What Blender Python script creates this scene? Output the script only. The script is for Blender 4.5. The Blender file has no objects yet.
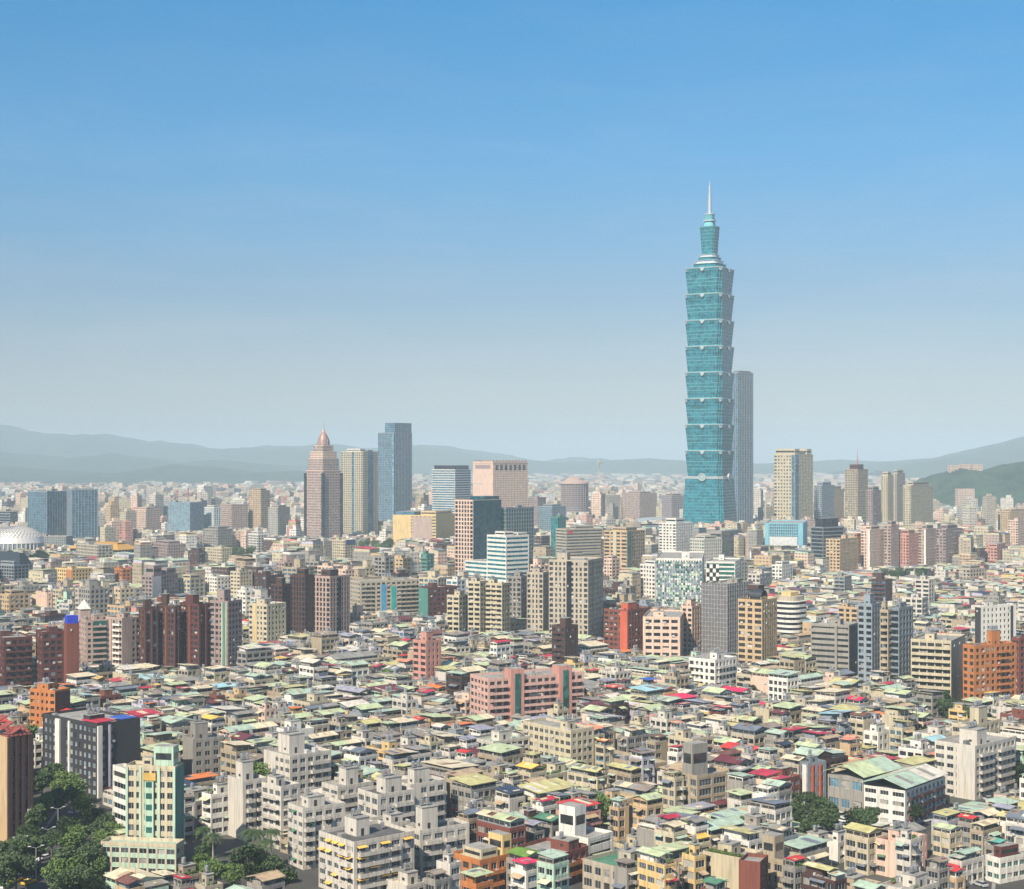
import bpy, math, random
from math import sin, cos, tan, radians, pi, floor, sqrt, atan2
from mathutils import Vector, noise

# ------------------------------------------------------------------ camera, sky, sun, exposure
S = bpy.context.scene
C = S.collection
F, H, YH, CX = 1568.0, 119.0, 460.0, 512.0        # focal length in pixels, eye height in metres, horizon row, centre column
cam_data = bpy.data.cameras.new('camera')
cam_data.sensor_width = 36.0
cam_data.lens = 36.0 * F / 1024.0
cam_data.shift_y = (YH - 444.5) / 1024.0
cam_data.clip_start, cam_data.clip_end = 1.0, 120000.0
cam = bpy.data.objects.new('camera', cam_data)
C.objects.link(cam)
cam.location = (0, 0, H)
cam.rotation_euler = (pi / 2, 0, 0)
S.camera = cam

SUN_EL = radians(43)
SUN_AZ = atan2(-0.49, -0.87)
sdir = Vector((sin(SUN_AZ) * cos(SUN_EL), cos(SUN_AZ) * cos(SUN_EL), sin(SUN_EL)))
world = bpy.data.worlds.new('World')
S.world = world
world.use_nodes = True
wn = world.node_tree
bg = wn.nodes['Background']
sky = wn.nodes.new('ShaderNodeTexSky')
sky.sky_type = 'NISHITA'
sky.sun_disc = False
sky.sun_elevation = SUN_EL
sky.sun_rotation = SUN_AZ % (2 * pi)
sky.altitude = 100
sky.air_density, sky.dust_density, sky.ozone_density = 1.0, 0.6, 1.0
tint = wn.nodes.new('ShaderNodeMix')                # deeper blue, as in the photograph's clear noon sky
tint.data_type, tint.blend_type = 'RGBA', 'MULTIPLY'
tint.inputs[0].default_value = 1.0
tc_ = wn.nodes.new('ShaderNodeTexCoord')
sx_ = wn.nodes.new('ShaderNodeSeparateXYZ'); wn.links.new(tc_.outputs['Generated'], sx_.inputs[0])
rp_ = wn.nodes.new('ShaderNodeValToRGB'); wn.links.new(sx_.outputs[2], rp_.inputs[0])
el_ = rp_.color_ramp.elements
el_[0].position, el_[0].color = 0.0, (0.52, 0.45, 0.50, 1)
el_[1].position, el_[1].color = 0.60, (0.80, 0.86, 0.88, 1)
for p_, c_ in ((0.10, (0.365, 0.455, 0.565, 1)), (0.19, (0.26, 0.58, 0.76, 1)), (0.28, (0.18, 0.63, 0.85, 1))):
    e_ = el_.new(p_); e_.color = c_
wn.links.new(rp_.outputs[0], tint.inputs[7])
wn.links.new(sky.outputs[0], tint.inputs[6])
# thin cloud wisps, low and pale, denser near the horizon
mp_ = wn.nodes.new('ShaderNodeMapping'); wn.links.new(tc_.outputs['Generated'], mp_.inputs[0]); mp_.inputs['Scale'].default_value = (5, 5, 26)
cn_ = wn.nodes.new('ShaderNodeTexNoise'); wn.links.new(mp_.outputs[0], cn_.inputs['Vector'])
cn_.inputs['Scale'].default_value, cn_.inputs['Detail'].default_value, cn_.inputs['Roughness'].default_value, cn_.inputs['Distortion'].default_value = 1.5, 7, 0.62, 0.6
cm_ = wn.nodes.new('ShaderNodeMapRange'); wn.links.new(cn_.outputs[0], cm_.inputs[0])
cm_.inputs[1].default_value, cm_.inputs[2].default_value, cm_.inputs[4].default_value = 0.46, 0.82, 0.16
ch_ = wn.nodes.new('ShaderNodeMapRange'); wn.links.new(sx_.outputs[2], ch_.inputs[0])
ch_.inputs[1].default_value, ch_.inputs[2].default_value, ch_.inputs[3].default_value, ch_.inputs[4].default_value = 0.0, 0.30, 1.0, 0.12
cf_ = wn.nodes.new('ShaderNodeMath'); cf_.operation = 'MULTIPLY'; wn.links.new(cm_.outputs[0], cf_.inputs[0]); wn.links.new(ch_.outputs[0], cf_.inputs[1])
cl_ = wn.nodes.new('ShaderNodeMix'); cl_.data_type = 'RGBA'; wn.links.new(cf_.outputs[0], cl_.inputs[0]); wn.links.new(tint.outputs[2], cl_.inputs[6]); cl_.inputs[7].default_value = (5.2, 4.9, 4.9, 1)
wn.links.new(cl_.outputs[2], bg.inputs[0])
bg.inputs[1].default_value = 0.106
sun_data = bpy.data.lights.new('sun', 'SUN')
sun_data.energy = 5.0
sun_data.angle = radians(0.5)
sun_data.color = (1.0, 0.885, 0.715)
sun = bpy.data.objects.new('sun', sun_data)
C.objects.link(sun)
sun.rotation_euler = sdir.to_track_quat('Z', 'Y').to_euler()
S.view_settings.view_transform = 'Standard'
S.view_settings.look = 'None'
S.view_settings.exposure = 0.60
S.view_settings.gamma = 1.0
S.view_settings.use_curve_mapping = False
S.render.engine = 'CYCLES'
cy = S.cycles
cy.use_denoising = True
cy.denoiser = 'OPENIMAGEDENOISE'
cy.denoising_input_passes = 'RGB_ALBEDO_NORMAL'
cy.max_bounces = 5
cy.diffuse_bounces = 2
cy.glossy_bounces = 2
cy.transparent_max_bounces = 6
cy.volume_bounces = 1
HAZE_DENSITY = 0.000108
HAZE_COLOR = (0.54, 0.69, 0.80)

RND = random.Random(11)

# ------------------------------------------------------------------ materials
def lin(c):
    c = c / 255.0
    return c / 12.92 if c <= 0.04045 else ((c + 0.055) / 1.055) ** 2.4
def rgb(t): return (lin(t[0]), lin(t[1]), lin(t[2]), 1.0)
_M = {}
def new_mat(name):
    m = bpy.data.materials.new(name)
    m.use_nodes = True
    return m, m.node_tree, m.node_tree.nodes['Principled BSDF']
def nd(nt, t, **kw):
    n = nt.nodes.new(t)
    for k, v in kw.items(): setattr(n, k, v)
    return n
def mth(nt, op, a, b=None, c=None):
    n = nd(nt, 'ShaderNodeMath', operation=op)
    for i, x in enumerate((a, b, c)):
        if x is None: continue
        if isinstance(x, (int, float)): n.inputs[i].default_value = x
        else: nt.links.new(x, n.inputs[i])
    return n.outputs[0]
def mixc(nt, fac, a, b, blend='MIX'):
    n = nd(nt, 'ShaderNodeMix', data_type='RGBA', blend_type=blend)
    for i, x in ((0, fac), (6, a), (7, b)):
        if isinstance(x, (int, float)): n.inputs[i].default_value = x
        elif isinstance(x, tuple): n.inputs[i].default_value = x
        else: nt.links.new(x, n.inputs[i])
    return n.outputs[2]
def noise_tex(nt, vec, scale, detail=4, rough=0.6):
    n = nd(nt, 'ShaderNodeTexNoise')
    n.inputs['Scale'].default_value = scale
    n.inputs['Detail'].default_value = detail
    n.inputs['Roughness'].default_value = rough
    if vec is not None: nt.links.new(vec, n.inputs['Vector'])
    return n.outputs[0]
def scaled(nt, vec, s):
    n = nd(nt, 'ShaderNodeVectorMath', operation='MULTIPLY')
    nt.links.new(vec, n.inputs[0]); n.inputs[1].default_value = s
    return n.outputs[0]
def ramp(nt, fac, lo, hi):
    n = nd(nt, 'ShaderNodeMapRange')
    n.inputs[1].default_value, n.inputs[2].default_value = lo, hi
    nt.links.new(fac, n.inputs[0])
    return n.outputs[0]

WALLS = dict(white=(190, 184, 174), cream=(184, 173, 148), beige=(160, 146, 124), grey=(142, 138, 131), pink=(196, 160, 148),
             tan=(184, 158, 124), brick=(116, 64, 52), brown=(72, 48, 44), yellow=(204, 176, 122), mint=(168, 192, 172),
             bluegrey=(132, 142, 150), dark=(48, 48, 54), lilac=(176, 172, 186), rose=(186, 134, 122), orange=(178, 112, 62),
             redbrown=(88, 46, 42), stone=(170, 160, 144), purple=(144, 126, 124), peach=(206, 178, 160), concrete=(136, 132, 126),
             skyblue=(112, 170, 188), paper=(212, 208, 200), teal=(74, 128, 118), slate=(118, 128, 136), mauve=(168, 146, 136),
             vermilion=(184, 86, 60), hotpink=(214, 96, 150))
ROOFS = dict(palegreen=(176, 188, 148), mint=(160, 180, 162), cream=(206, 194, 164), olive=(182, 176, 120), tan=(170, 148, 118),
             taupe=(134, 122, 110), slate=(104, 112, 124), lilac=(146, 146, 160), navy=(38, 52, 78), maroon=(96, 34, 42),
             crimson=(176, 34, 60), red=(192, 48, 44), hotpink=(220, 24, 84), orange=(212, 116, 48), yellow=(222, 180, 86),
             green=(70, 118, 92), teal=(88, 156, 148), white=(200, 194, 182), grey=(134, 132, 126), brown=(106, 66, 54),
             salmon=(210, 132, 104), cyan=(150, 190, 198), blue=(46, 84, 172), darkgrey=(62, 62, 64), moss=(96, 132, 44))

def wall(name):
    k = 'wall_' + name
    if k in _M: return _M[k]
    m, nt, p = new_mat(k)
    pos = nd(nt, 'ShaderNodeNewGeometry').outputs['Position']
    blot = ramp(nt, noise_tex(nt, pos, 0.13, 5), 0.35, 0.68)
    streak = ramp(nt, noise_tex(nt, scaled(nt, pos, (1.3, 1.3, 0.09)), 1.0, 4), 0.45, 0.75)
    base = rgb(WALLS[name])
    dirty = tuple(x * 0.5 + 0.008 for x in base[:3]) + (1,)
    light = tuple(min(1, x * 1.10) for x in base[:3]) + (1,)
    c = mixc(nt, blot, base, light)
    c = mixc(nt, mth(nt, 'MULTIPLY', streak, 0.85), c, dirty)
    nt.links.new(c, p.inputs['Base Color'])
    p.inputs['Roughness'].default_value = 0.82
    _M[k] = m
    return m
def sheet(name):
    """Painted metal roofing: panels that differ a little, rain streaks, dull gloss, ribs as bump."""
    k = 'sheet_' + name
    if k in _M: return _M[k]
    m, nt, p = new_mat(k)
    tc = nd(nt, 'ShaderNodeTexCoord')
    pos = nd(nt, 'ShaderNodeNewGeometry').outputs['Position']
    sx = nd(nt, 'ShaderNodeSeparateXYZ'); nt.links.new(tc.outputs['Object'], sx.inputs[0])
    wx = nd(nt, 'ShaderNodeSeparateXYZ'); nt.links.new(pos, wx.inputs[0])
    panel = mth(nt, 'FLOOR', mth(nt, 'DIVIDE', sx.outputs[0], 1.9))
    cmb = nd(nt, 'ShaderNodeCombineXYZ'); nt.links.new(panel, cmb.inputs[0])
    nt.links.new(mth(nt, 'FLOOR', mth(nt, 'DIVIDE', wx.outputs[1], 23.0)), cmb.inputs[1])
    wnz = nd(nt, 'ShaderNodeTexWhiteNoise'); nt.links.new(cmb.outputs[0], wnz.inputs[0])
    base = rgb(ROOFS[name])
    pale = tuple(min(1, x * 1.18 + 0.02) for x in base[:3]) + (1,)
    worn = (base[0] * 0.5 + 0.03, base[1] * 0.46 + 0.025, base[2] * 0.46 + 0.02, 1)
    c = mixc(nt, wnz.outputs[0], base, pale)
    blot = ramp(nt, noise_tex(nt, pos, 0.4, 6, 0.72), 0.45, 0.68)
    c = mixc(nt, mth(nt, 'MULTIPLY', blot, 0.75), c, worn)
    nt.links.new(c, p.inputs['Base Color'])
    p.inputs['Roughness'].default_value = 0.55
    wv = mth(nt, 'SINE', mth(nt, 'MULTIPLY', sx.outputs[0], 14.0))
    b = nd(nt, 'ShaderNodeBump'); b.inputs['Strength'].default_value = 0.25; b.inputs['Distance'].default_value = 0.05
    nt.links.new(wv, b.inputs['Height']); nt.links.new(b.outputs[0], p.inputs['Normal'])
    _M[k] = m
    return m
def facade(name):
    """Far walls: rows of window openings laid out in metres along the wall."""
    k = 'facade_' + name
    if k in _M: return _M[k]
    m, nt, p = new_mat(k)
    g = nd(nt, 'ShaderNodeNewGeometry')
    sp_ = nd(nt, 'ShaderNodeSeparateXYZ'); nt.links.new(g.outputs['Position'], sp_.inputs[0])
    sn = nd(nt, 'ShaderNodeSeparateXYZ'); nt.links.new(g.outputs['True Normal'], sn.inputs[0])
    u = mth(nt, 'SUBTRACT', mth(nt, 'MULTIPLY', sp_.outputs[1], sn.outputs[0]), mth(nt, 'MULTIPLY', sp_.outputs[0], sn.outputs[1]))
    uu = mth(nt, 'DIVIDE', u, 3.7); vv = mth(nt, 'DIVIDE', sp_.outputs[2], 3.3)
    fu = mth(nt, 'FRACT', uu); fv = mth(nt, 'FRACT', vv)
    inu = mth(nt, 'MULTIPLY', mth(nt, 'GREATER_THAN', fu, 0.2), mth(nt, 'LESS_THAN', fu, 0.82))
    inv = mth(nt, 'MULTIPLY', mth(nt, 'GREATER_THAN', fv, 0.3), mth(nt, 'LESS_THAN', fv, 0.78))
    flat = mth(nt, 'LESS_THAN', mth(nt, 'ABSOLUTE', sn.outputs[2]), 0.4)
    cmb = nd(nt, 'ShaderNodeCombineXYZ')
    nt.links.new(mth(nt, 'FLOOR', uu), cmb.inputs[0]); nt.links.new(mth(nt, 'FLOOR', vv), cmb.inputs[1])
    wz = nd(nt, 'ShaderNodeTexWhiteNoise'); nt.links.new(cmb.outputs[0], wz.inputs[0])
    mask = mth(nt, 'MULTIPLY', mth(nt, 'MULTIPLY', inu, inv), flat)
    mask = mth(nt, 'MULTIPLY', mask, ramp(nt, wz.outputs[0], 0.05, 0.3))
    base = rgb(WALLS[name])
    blot = ramp(nt, noise_tex(nt, g.outputs['Position'], 0.08, 5), 0.4, 0.7)
    c = mixc(nt, mth(nt, 'MULTIPLY', blot, 0.5), base, tuple(x * 0.7 for x in base[:3]) + (1,))
    c = mixc(nt, mask, c, mixc(nt, wz.outputs[0], (0.05, 0.055, 0.06, 1), (0.20, 0.20, 0.20, 1)))
    nt.links.new(c, p.inputs['Base Color'])
    p.inputs['Roughness'].default_value = 0.75
    _M[k] = m
    return m
GLASS = dict(dark=(0.026, 0.030, 0.034), blue=(0.05, 0.135, 0.20), teal=(0.011, 0.14, 0.185), green=(0.02, 0.10, 0.09), pale=(0.16, 0.21, 0.25),
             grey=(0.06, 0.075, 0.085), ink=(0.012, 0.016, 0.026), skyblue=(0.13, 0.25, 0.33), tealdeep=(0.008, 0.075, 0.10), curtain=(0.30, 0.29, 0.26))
def glass(name):
    k = 'glass_' + name
    if k in _M: return _M[k]
    m, nt, p = new_mat(k)
    pos = nd(nt, 'ShaderNodeNewGeometry').outputs['Position']
    v = nd(nt, 'ShaderNodeTexVoronoi'); v.inputs['Scale'].default_value = 0.28
    nt.links.new(scaled(nt, pos, (1, 1, 1.05)), v.inputs['Vector'])
    sc = nd(nt, 'ShaderNodeSeparateColor'); nt.links.new(v.outputs['Color'], sc.inputs[0])
    b = GLASS[name]
    c = mixc(nt, sc.outputs[0], tuple(x * 0.6 for x in b) + (1,), tuple(x * 1.5 + 0.006 for x in b) + (1,))
    nt.links.new(c, p.inputs['Base Color'])
    p.inputs['Roughness'].default_value = 0.12
    p.inputs['IOR'].default_value = 1.5
    if name.startswith('teal'): p.inputs['Specular IOR Level'].default_value = 0.28
    _M[k] = m
    return m
def plain(name, col, rough=0.6, metal=0.0, var=0.25, scale=0.6):
    k = 'paint_' + name
    if k in _M: return _M[k]
    m, nt, p = new_mat(k)
    pos = nd(nt, 'ShaderNodeNewGeometry').outputs['Position']
    n = ramp(nt, noise_tex(nt, pos, scale, 5), 0.35, 0.7)
    c = mixc(nt, n, tuple(x * (1 - var) for x in col) + (1,), tuple(min(1, x * (1 + var * 0.5)) for x in col) + (1,))
    nt.links.new(c, p.inputs['Base Color'])
    p.inputs['Roughness'].default_value = rough
    p.inputs['Metallic'].default_value = metal
    _M[k] = m
    return m
def foliage(name, lo, hi):
    k = 'leaf_' + name
    if k in _M: return _M[k]
    m, nt, p = new_mat(k)
    g = nd(nt, 'ShaderNodeNewGeometry')
    n = noise_tex(nt, g.outputs['Position'], 0.5, 3)
    f = mth(nt, 'ADD', mth(nt, 'MULTIPLY', ramp(nt, n, 0.3, 0.7), 0.6), mth(nt, 'MULTIPLY', g.outputs['Random Per Island'], 0.4))
    c = mixc(nt, f, lo + (1,), hi + (1,))
    nt.links.new(c, p.inputs['Base Color'])
    p.inputs['Roughness'].default_value = 0.7
    _M[k] = m
    return m
LEAF_A = foliage('broad', (0.016, 0.036, 0.013), (0.062, 0.108, 0.028))
LEAF_B = foliage('bright', (0.03, 0.07, 0.015), (0.12, 0.19, 0.035))
LEAF_P = foliage('palm', (0.02, 0.045, 0.012), (0.08, 0.13, 0.035))
BARK = plain('bark', (0.12, 0.095, 0.075), 0.9)
PALMBARK = plain('palm_bark', (0.36, 0.33, 0.28), 0.9)
CONC = plain('roof_concrete', (0.30, 0.29, 0.27), 0.9, 0, 0.35, 0.3)
CONCD = plain('roof_tar', (0.10, 0.10, 0.10), 0.9, 0, 0.4, 0.3)
STEEL = plain('stainless', (0.62, 0.63, 0.64), 0.32, 0.8)
PVC = plain('grey_machine', (0.50, 0.50, 0.49), 0.6)
FRAMEM = plain('window_frame', (0.42, 0.42, 0.42), 0.5)
INTER = plain('interior', (0.035, 0.033, 0.03), 0.9)
RAIL = plain('railing', (0.16, 0.17, 0.17), 0.5)
SILVER = plain('silver', (0.55, 0.60, 0.60), 0.35, 0.5)
TILE = plain('red_tile', (0.26, 0.06, 0.05), 0.7)

# ------------------------------------------------------------------ mesh collector
class MB:
    def __init__(s): s.v, s.f, s.m, s.mats, s.ix = [], [], [], [], {}
    def mi(s, mat):
        i = s.ix.get(mat.name)
        if i is None:
            i = s.ix[mat.name] = len(s.mats); s.mats.append(mat)
        return i
    def poly(s, pts, mat):
        n = len(s.v); s.v.extend(pts); s.f.append(tuple(range(n, n + len(pts)))); s.m.append(s.mi(mat))
    def hexa(s, p, mat, top=None, bottom=True):
        n = len(s.v); s.v.extend(p); k = s.mi(mat); kt = s.mi(top) if top else k
        s.f += [(n + 4, n + 5, n + 6, n + 7), (n, n + 1, n + 5, n + 4), (n + 1, n + 2, n + 6, n + 5), (n + 2, n + 3, n + 7, n + 6), (n + 3, n, n + 4, n + 7)]
        s.m += [kt, k, k, k, k]
        if bottom: s.f.append((n + 3, n + 2, n + 1, n)); s.m.append(k)
    def box(s, x0, y0, z0, x1, y1, z1, mat, top=None, bottom=True):
        s.hexa([(x0, y0, z0), (x1, y0, z0), (x1, y1, z0), (x0, y1, z0), (x0, y0, z1), (x1, y0, z1), (x1, y1, z1), (x0, y1, z1)], mat, top, bottom)
    def loft(s, rings, mat, cap=True, capmat=None):
        k = s.mi(mat); n0 = len(s.v); m = len(rings[0])
        for r in rings: s.v.extend(r)
        for i in range(len(rings) - 1):
            for j in range(m):
                a, b = n0 + i * m + j, n0 + i * m + (j + 1) % m
                s.f.append((a, b, b + m, a + m)); s.m.append(k)
        if cap:
            kc = s.mi(capmat) if capmat else k
            s.f.append(tuple(n0 + (len(rings) - 1) * m + j for j in range(m))); s.m.append(kc)
            s.f.append(tuple(n0 + m - 1 - j for j in range(m))); s.m.append(kc)
    def cyl(s, x, y, z0, z1, r, mat, n=8, r1=None, dome=0):
        r1 = r if r1 is None else r1
        q = lambda rr, z: [(x + rr * cos(2 * pi * i / n), y + rr * sin(2 * pi * i / n), z) for i in range(n)]
        rings = [q(r, z0), q(r1, z1)]
        if dome: rings += [q(r1 * 0.6, z1 + dome * 0.8), q(r1 * 0.05, z1 + dome)]
        s.loft(rings, mat)
    def tube(s, a, b, r0, r1, mat, n=6):
        a, b = Vector(a), Vector(b)
        d = (b - a).normalized(); u = d.orthogonal().normalized(); w = d.cross(u)
        q = lambda c, r: [tuple(c + (u * cos(2 * pi * i / n) + w * sin(2 * pi * i / n)) * r) for i in range(n)]
        s.loft([q(a, r0), q(b, r1)], mat)
    def add(s, o, x, y, z, phi):
        n = len(s.v); c, sn = cos(phi), sin(phi)
        s.v.extend([(x + a * c - b * sn, y + a * sn + b * c, z + d) for a, b, d in o.v])
        mp = [s.mi(m) for m in o.mats]
        s.f.extend([tuple(i + n for i in f) for f in o.f]); s.m.extend([mp[i] for i in o.m])
    def mesh(s, name):
        me = bpy.data.meshes.new(name)
        me.from_pydata(s.v, [], s.f)
        for m in s.mats: me.materials.append(m)
        me.polygons.foreach_set('material_index', s.m)
        me.update()
        return me
    def build(s, name, parent=None, loc=(0, 0, 0), rz=0.0):
        return link(name, s.mesh(name), parent, loc, rz)
def link(name, data, parent=None, loc=(0, 0, 0), rz=0.0):
    o = bpy.data.objects.new(name, data)
    C.objects.link(o)
    o.parent = parent; o.location = loc
    if rz: o.rotation_euler = (0, 0, rz)
    return o
def tag(o, label, cat, group=None, kind=None):
    o['label'] = label; o['category'] = cat
    if group: o['group'] = group
    if kind: o['kind'] = kind
    return o
def empty(name, loc, rz=0.0):
    o = bpy.data.objects.new(name, None)
    C.objects.link(o)
    o.location = loc; o.rotation_euler = (0, 0, rz)
    o.empty_display_size = 2
    return o
def at(x, y, z=0.0):
    """Pixel of the photograph to a point at height z."""
    D = (H - z) * F / (y - YH)
    return ((x - CX) * D / F, D)
def px(X, D): return CX + X * F / D
def py(z, D): return YH + (H - z) * F / D

# a thing under construction: parts either become child objects or are merged into a mass
class Thing:
    def __init__(s): s.parts = []                    # [name, MB or mesh, parent index, loc, rz]
    def part(s, name, parent=None):
        mb = MB(); s.parts.append([name, mb, parent, (0, 0, 0), 0.0]); return mb
    def inst(s, name, mesh, loc, rz=0.0, parent=None): s.parts.append([name, mesh, parent, loc, rz])
    def last(s): return len(s.parts) - 1
    def place(s, name, x, y, phi, z=0.0):
        root = empty(name, (x, y, z), phi); objs = []
        for nm, d, par, loc, rz in s.parts:
            if isinstance(d, MB):
                if not d.f: objs.append(None); continue
                d = d.mesh(nm)
            o = link(nm, d, objs[par] if par is not None and objs[par] else root, loc, rz)
            objs.append(o)
        return root
    def merge(s, mass, x, y, phi):
        for nm, d, par, loc, rz in s.parts:
            if isinstance(d, MB):
                if loc != (0, 0, 0) or rz:
                    q = MB(); q.add(d, loc[0], loc[1], loc[2], rz); d = q
                mass.add(d, x, y, 0, phi)

_W = {}
def window_mesh(w, h, gl, cols=2):
    w, h = round(w, 1), round(h, 1)
    k = (w, h, gl, cols)
    if k in _W: return _W[k]
    mb = MB(); g = glass(gl); t = 0.09
    mb.box(-w / 2, 0.05, 0, w / 2, 0.11, h, g)
    mb.box(-w / 2, -0.02, 0, w / 2, 0.04, t, FRAMEM); mb.box(-w / 2, -0.02, h - t, w / 2, 0.04, h, FRAMEM)
    for i in range(cols + 1):
        x = -w / 2 + t / 2 + (w - t) * i / cols
        mb.box(x - t / 2, -0.018, t + 0.002, x + t / 2, 0.038, h - t - 0.002, FRAMEM)
    _W[k] = mb.mesh('window')
    return _W[k]
def balcony_mesh(w, wallname, railed):
    w = round(w, 1); k = ('balc', w, wallname, railed)
    if k in _W: return _W[k]
    mb = MB(); m = wall(wallname)
    mb.box(-w / 2, -1.25, -0.15, w / 2, -0.004, 0.0, m)
    if railed:
        mb.box(-w / 2, -1.25, 0.9, w / 2, -1.2, 0.97, RAIL)
        n = max(3, int(w / 0.35))
        for i in range(n + 1):
            x = -w / 2 + 0.03 + (w - 0.06) * i / n
            mb.box(x - 0.02, -1.24, 0.002, x + 0.02, -1.21, 0.898, RAIL)
    else:
        mb.box(-w / 2, -1.25, 0.002, w / 2, -1.13, 0.95, m)
        for sx in (-1, 1): mb.box(sx * w / 2 - (0.12 if sx > 0 else 0), -1.128, 0.002, sx * w / 2 + (0.12 if sx < 0 else 0), -0.004, 0.93, m)
    _W[k] = mb.mesh('balcony')
    return _W[k]
def tank_mesh(kind):
    k = ('tank', kind)
    if k in _W: return _W[k]
    mb = MB()
    for a in range(4): 
        x, y = 0.5 * cos(a * pi / 2 + .78), 0.5 * sin(a * pi / 2 + .78)
        mb.box(x - .05, y - .05, 0, x + .05, y + .05, .62, RAIL)
    mb.cyl(0, 0, .6, 1.95, .62, STEEL, 10, None, .25)
    _W[k] = mb.mesh('water_tank')
    return _W[k]
def cooler_mesh():
    k = 'cooler'
    if k in _W: return _W[k]
    mb = MB()
    mb.box(-.5, -.45, 0, .5, -.03, .75, PVC); mb.cyl(0, -.24, .74, .80, .18, RAIL, 8)
    _W[k] = mb.mesh('air_conditioner')
    return _W[k]
def awning_mesh(w, col):
    k = ('awn', round(w, 1), col)
    if k in _W: return _W[k]
    mb = MB(); m = sheet(col); w = round(w, 1)
    mb.hexa([(-w/2, -1.1, -.35), (w/2, -1.1, -.35), (w/2, -.01, 0), (-w/2, -.01, 0), (-w/2, -1.1, -.29), (w/2, -1.1, -.29), (w/2, -.01, .06), (-w/2, -.01, .06)], m)
    _W[k] = mb.mesh('awning')
    return _W[k]
def plant_tub(rng):
    k = ('tub', rng.randrange(4))
    if k in _W: return _W[k]
    mb = MB(); r2 = random.Random(str(k)); L = r2.uniform(1.2, 3)
    mb.box(-L / 2, -.3, 0, L / 2, .3, .4, TILE)
    for i in range(90):
        x, y, z = r2.uniform(-L / 2, L / 2), r2.uniform(-.45, .45), .4 + r2.random() * 1.2
        leaf(mb, x, y, z, r2.uniform(.12, .3), r2, LEAF_B)
    _W[k] = mb.mesh('rooftop_plant')
    return _W[k]
def leaf(mb, x, y, z, s, r, mat):
    u = Vector((r.gauss(0, 1), r.gauss(0, 1), r.gauss(0, 1))).normalized()
    w = u.orthogonal().normalized() * s; u = u * s; p = Vector((x, y, z))
    mb.poly([tuple(p - u - w * .5), tuple(p + w * -.9), tuple(p + u), tuple(p + w * .9)], mat)

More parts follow.
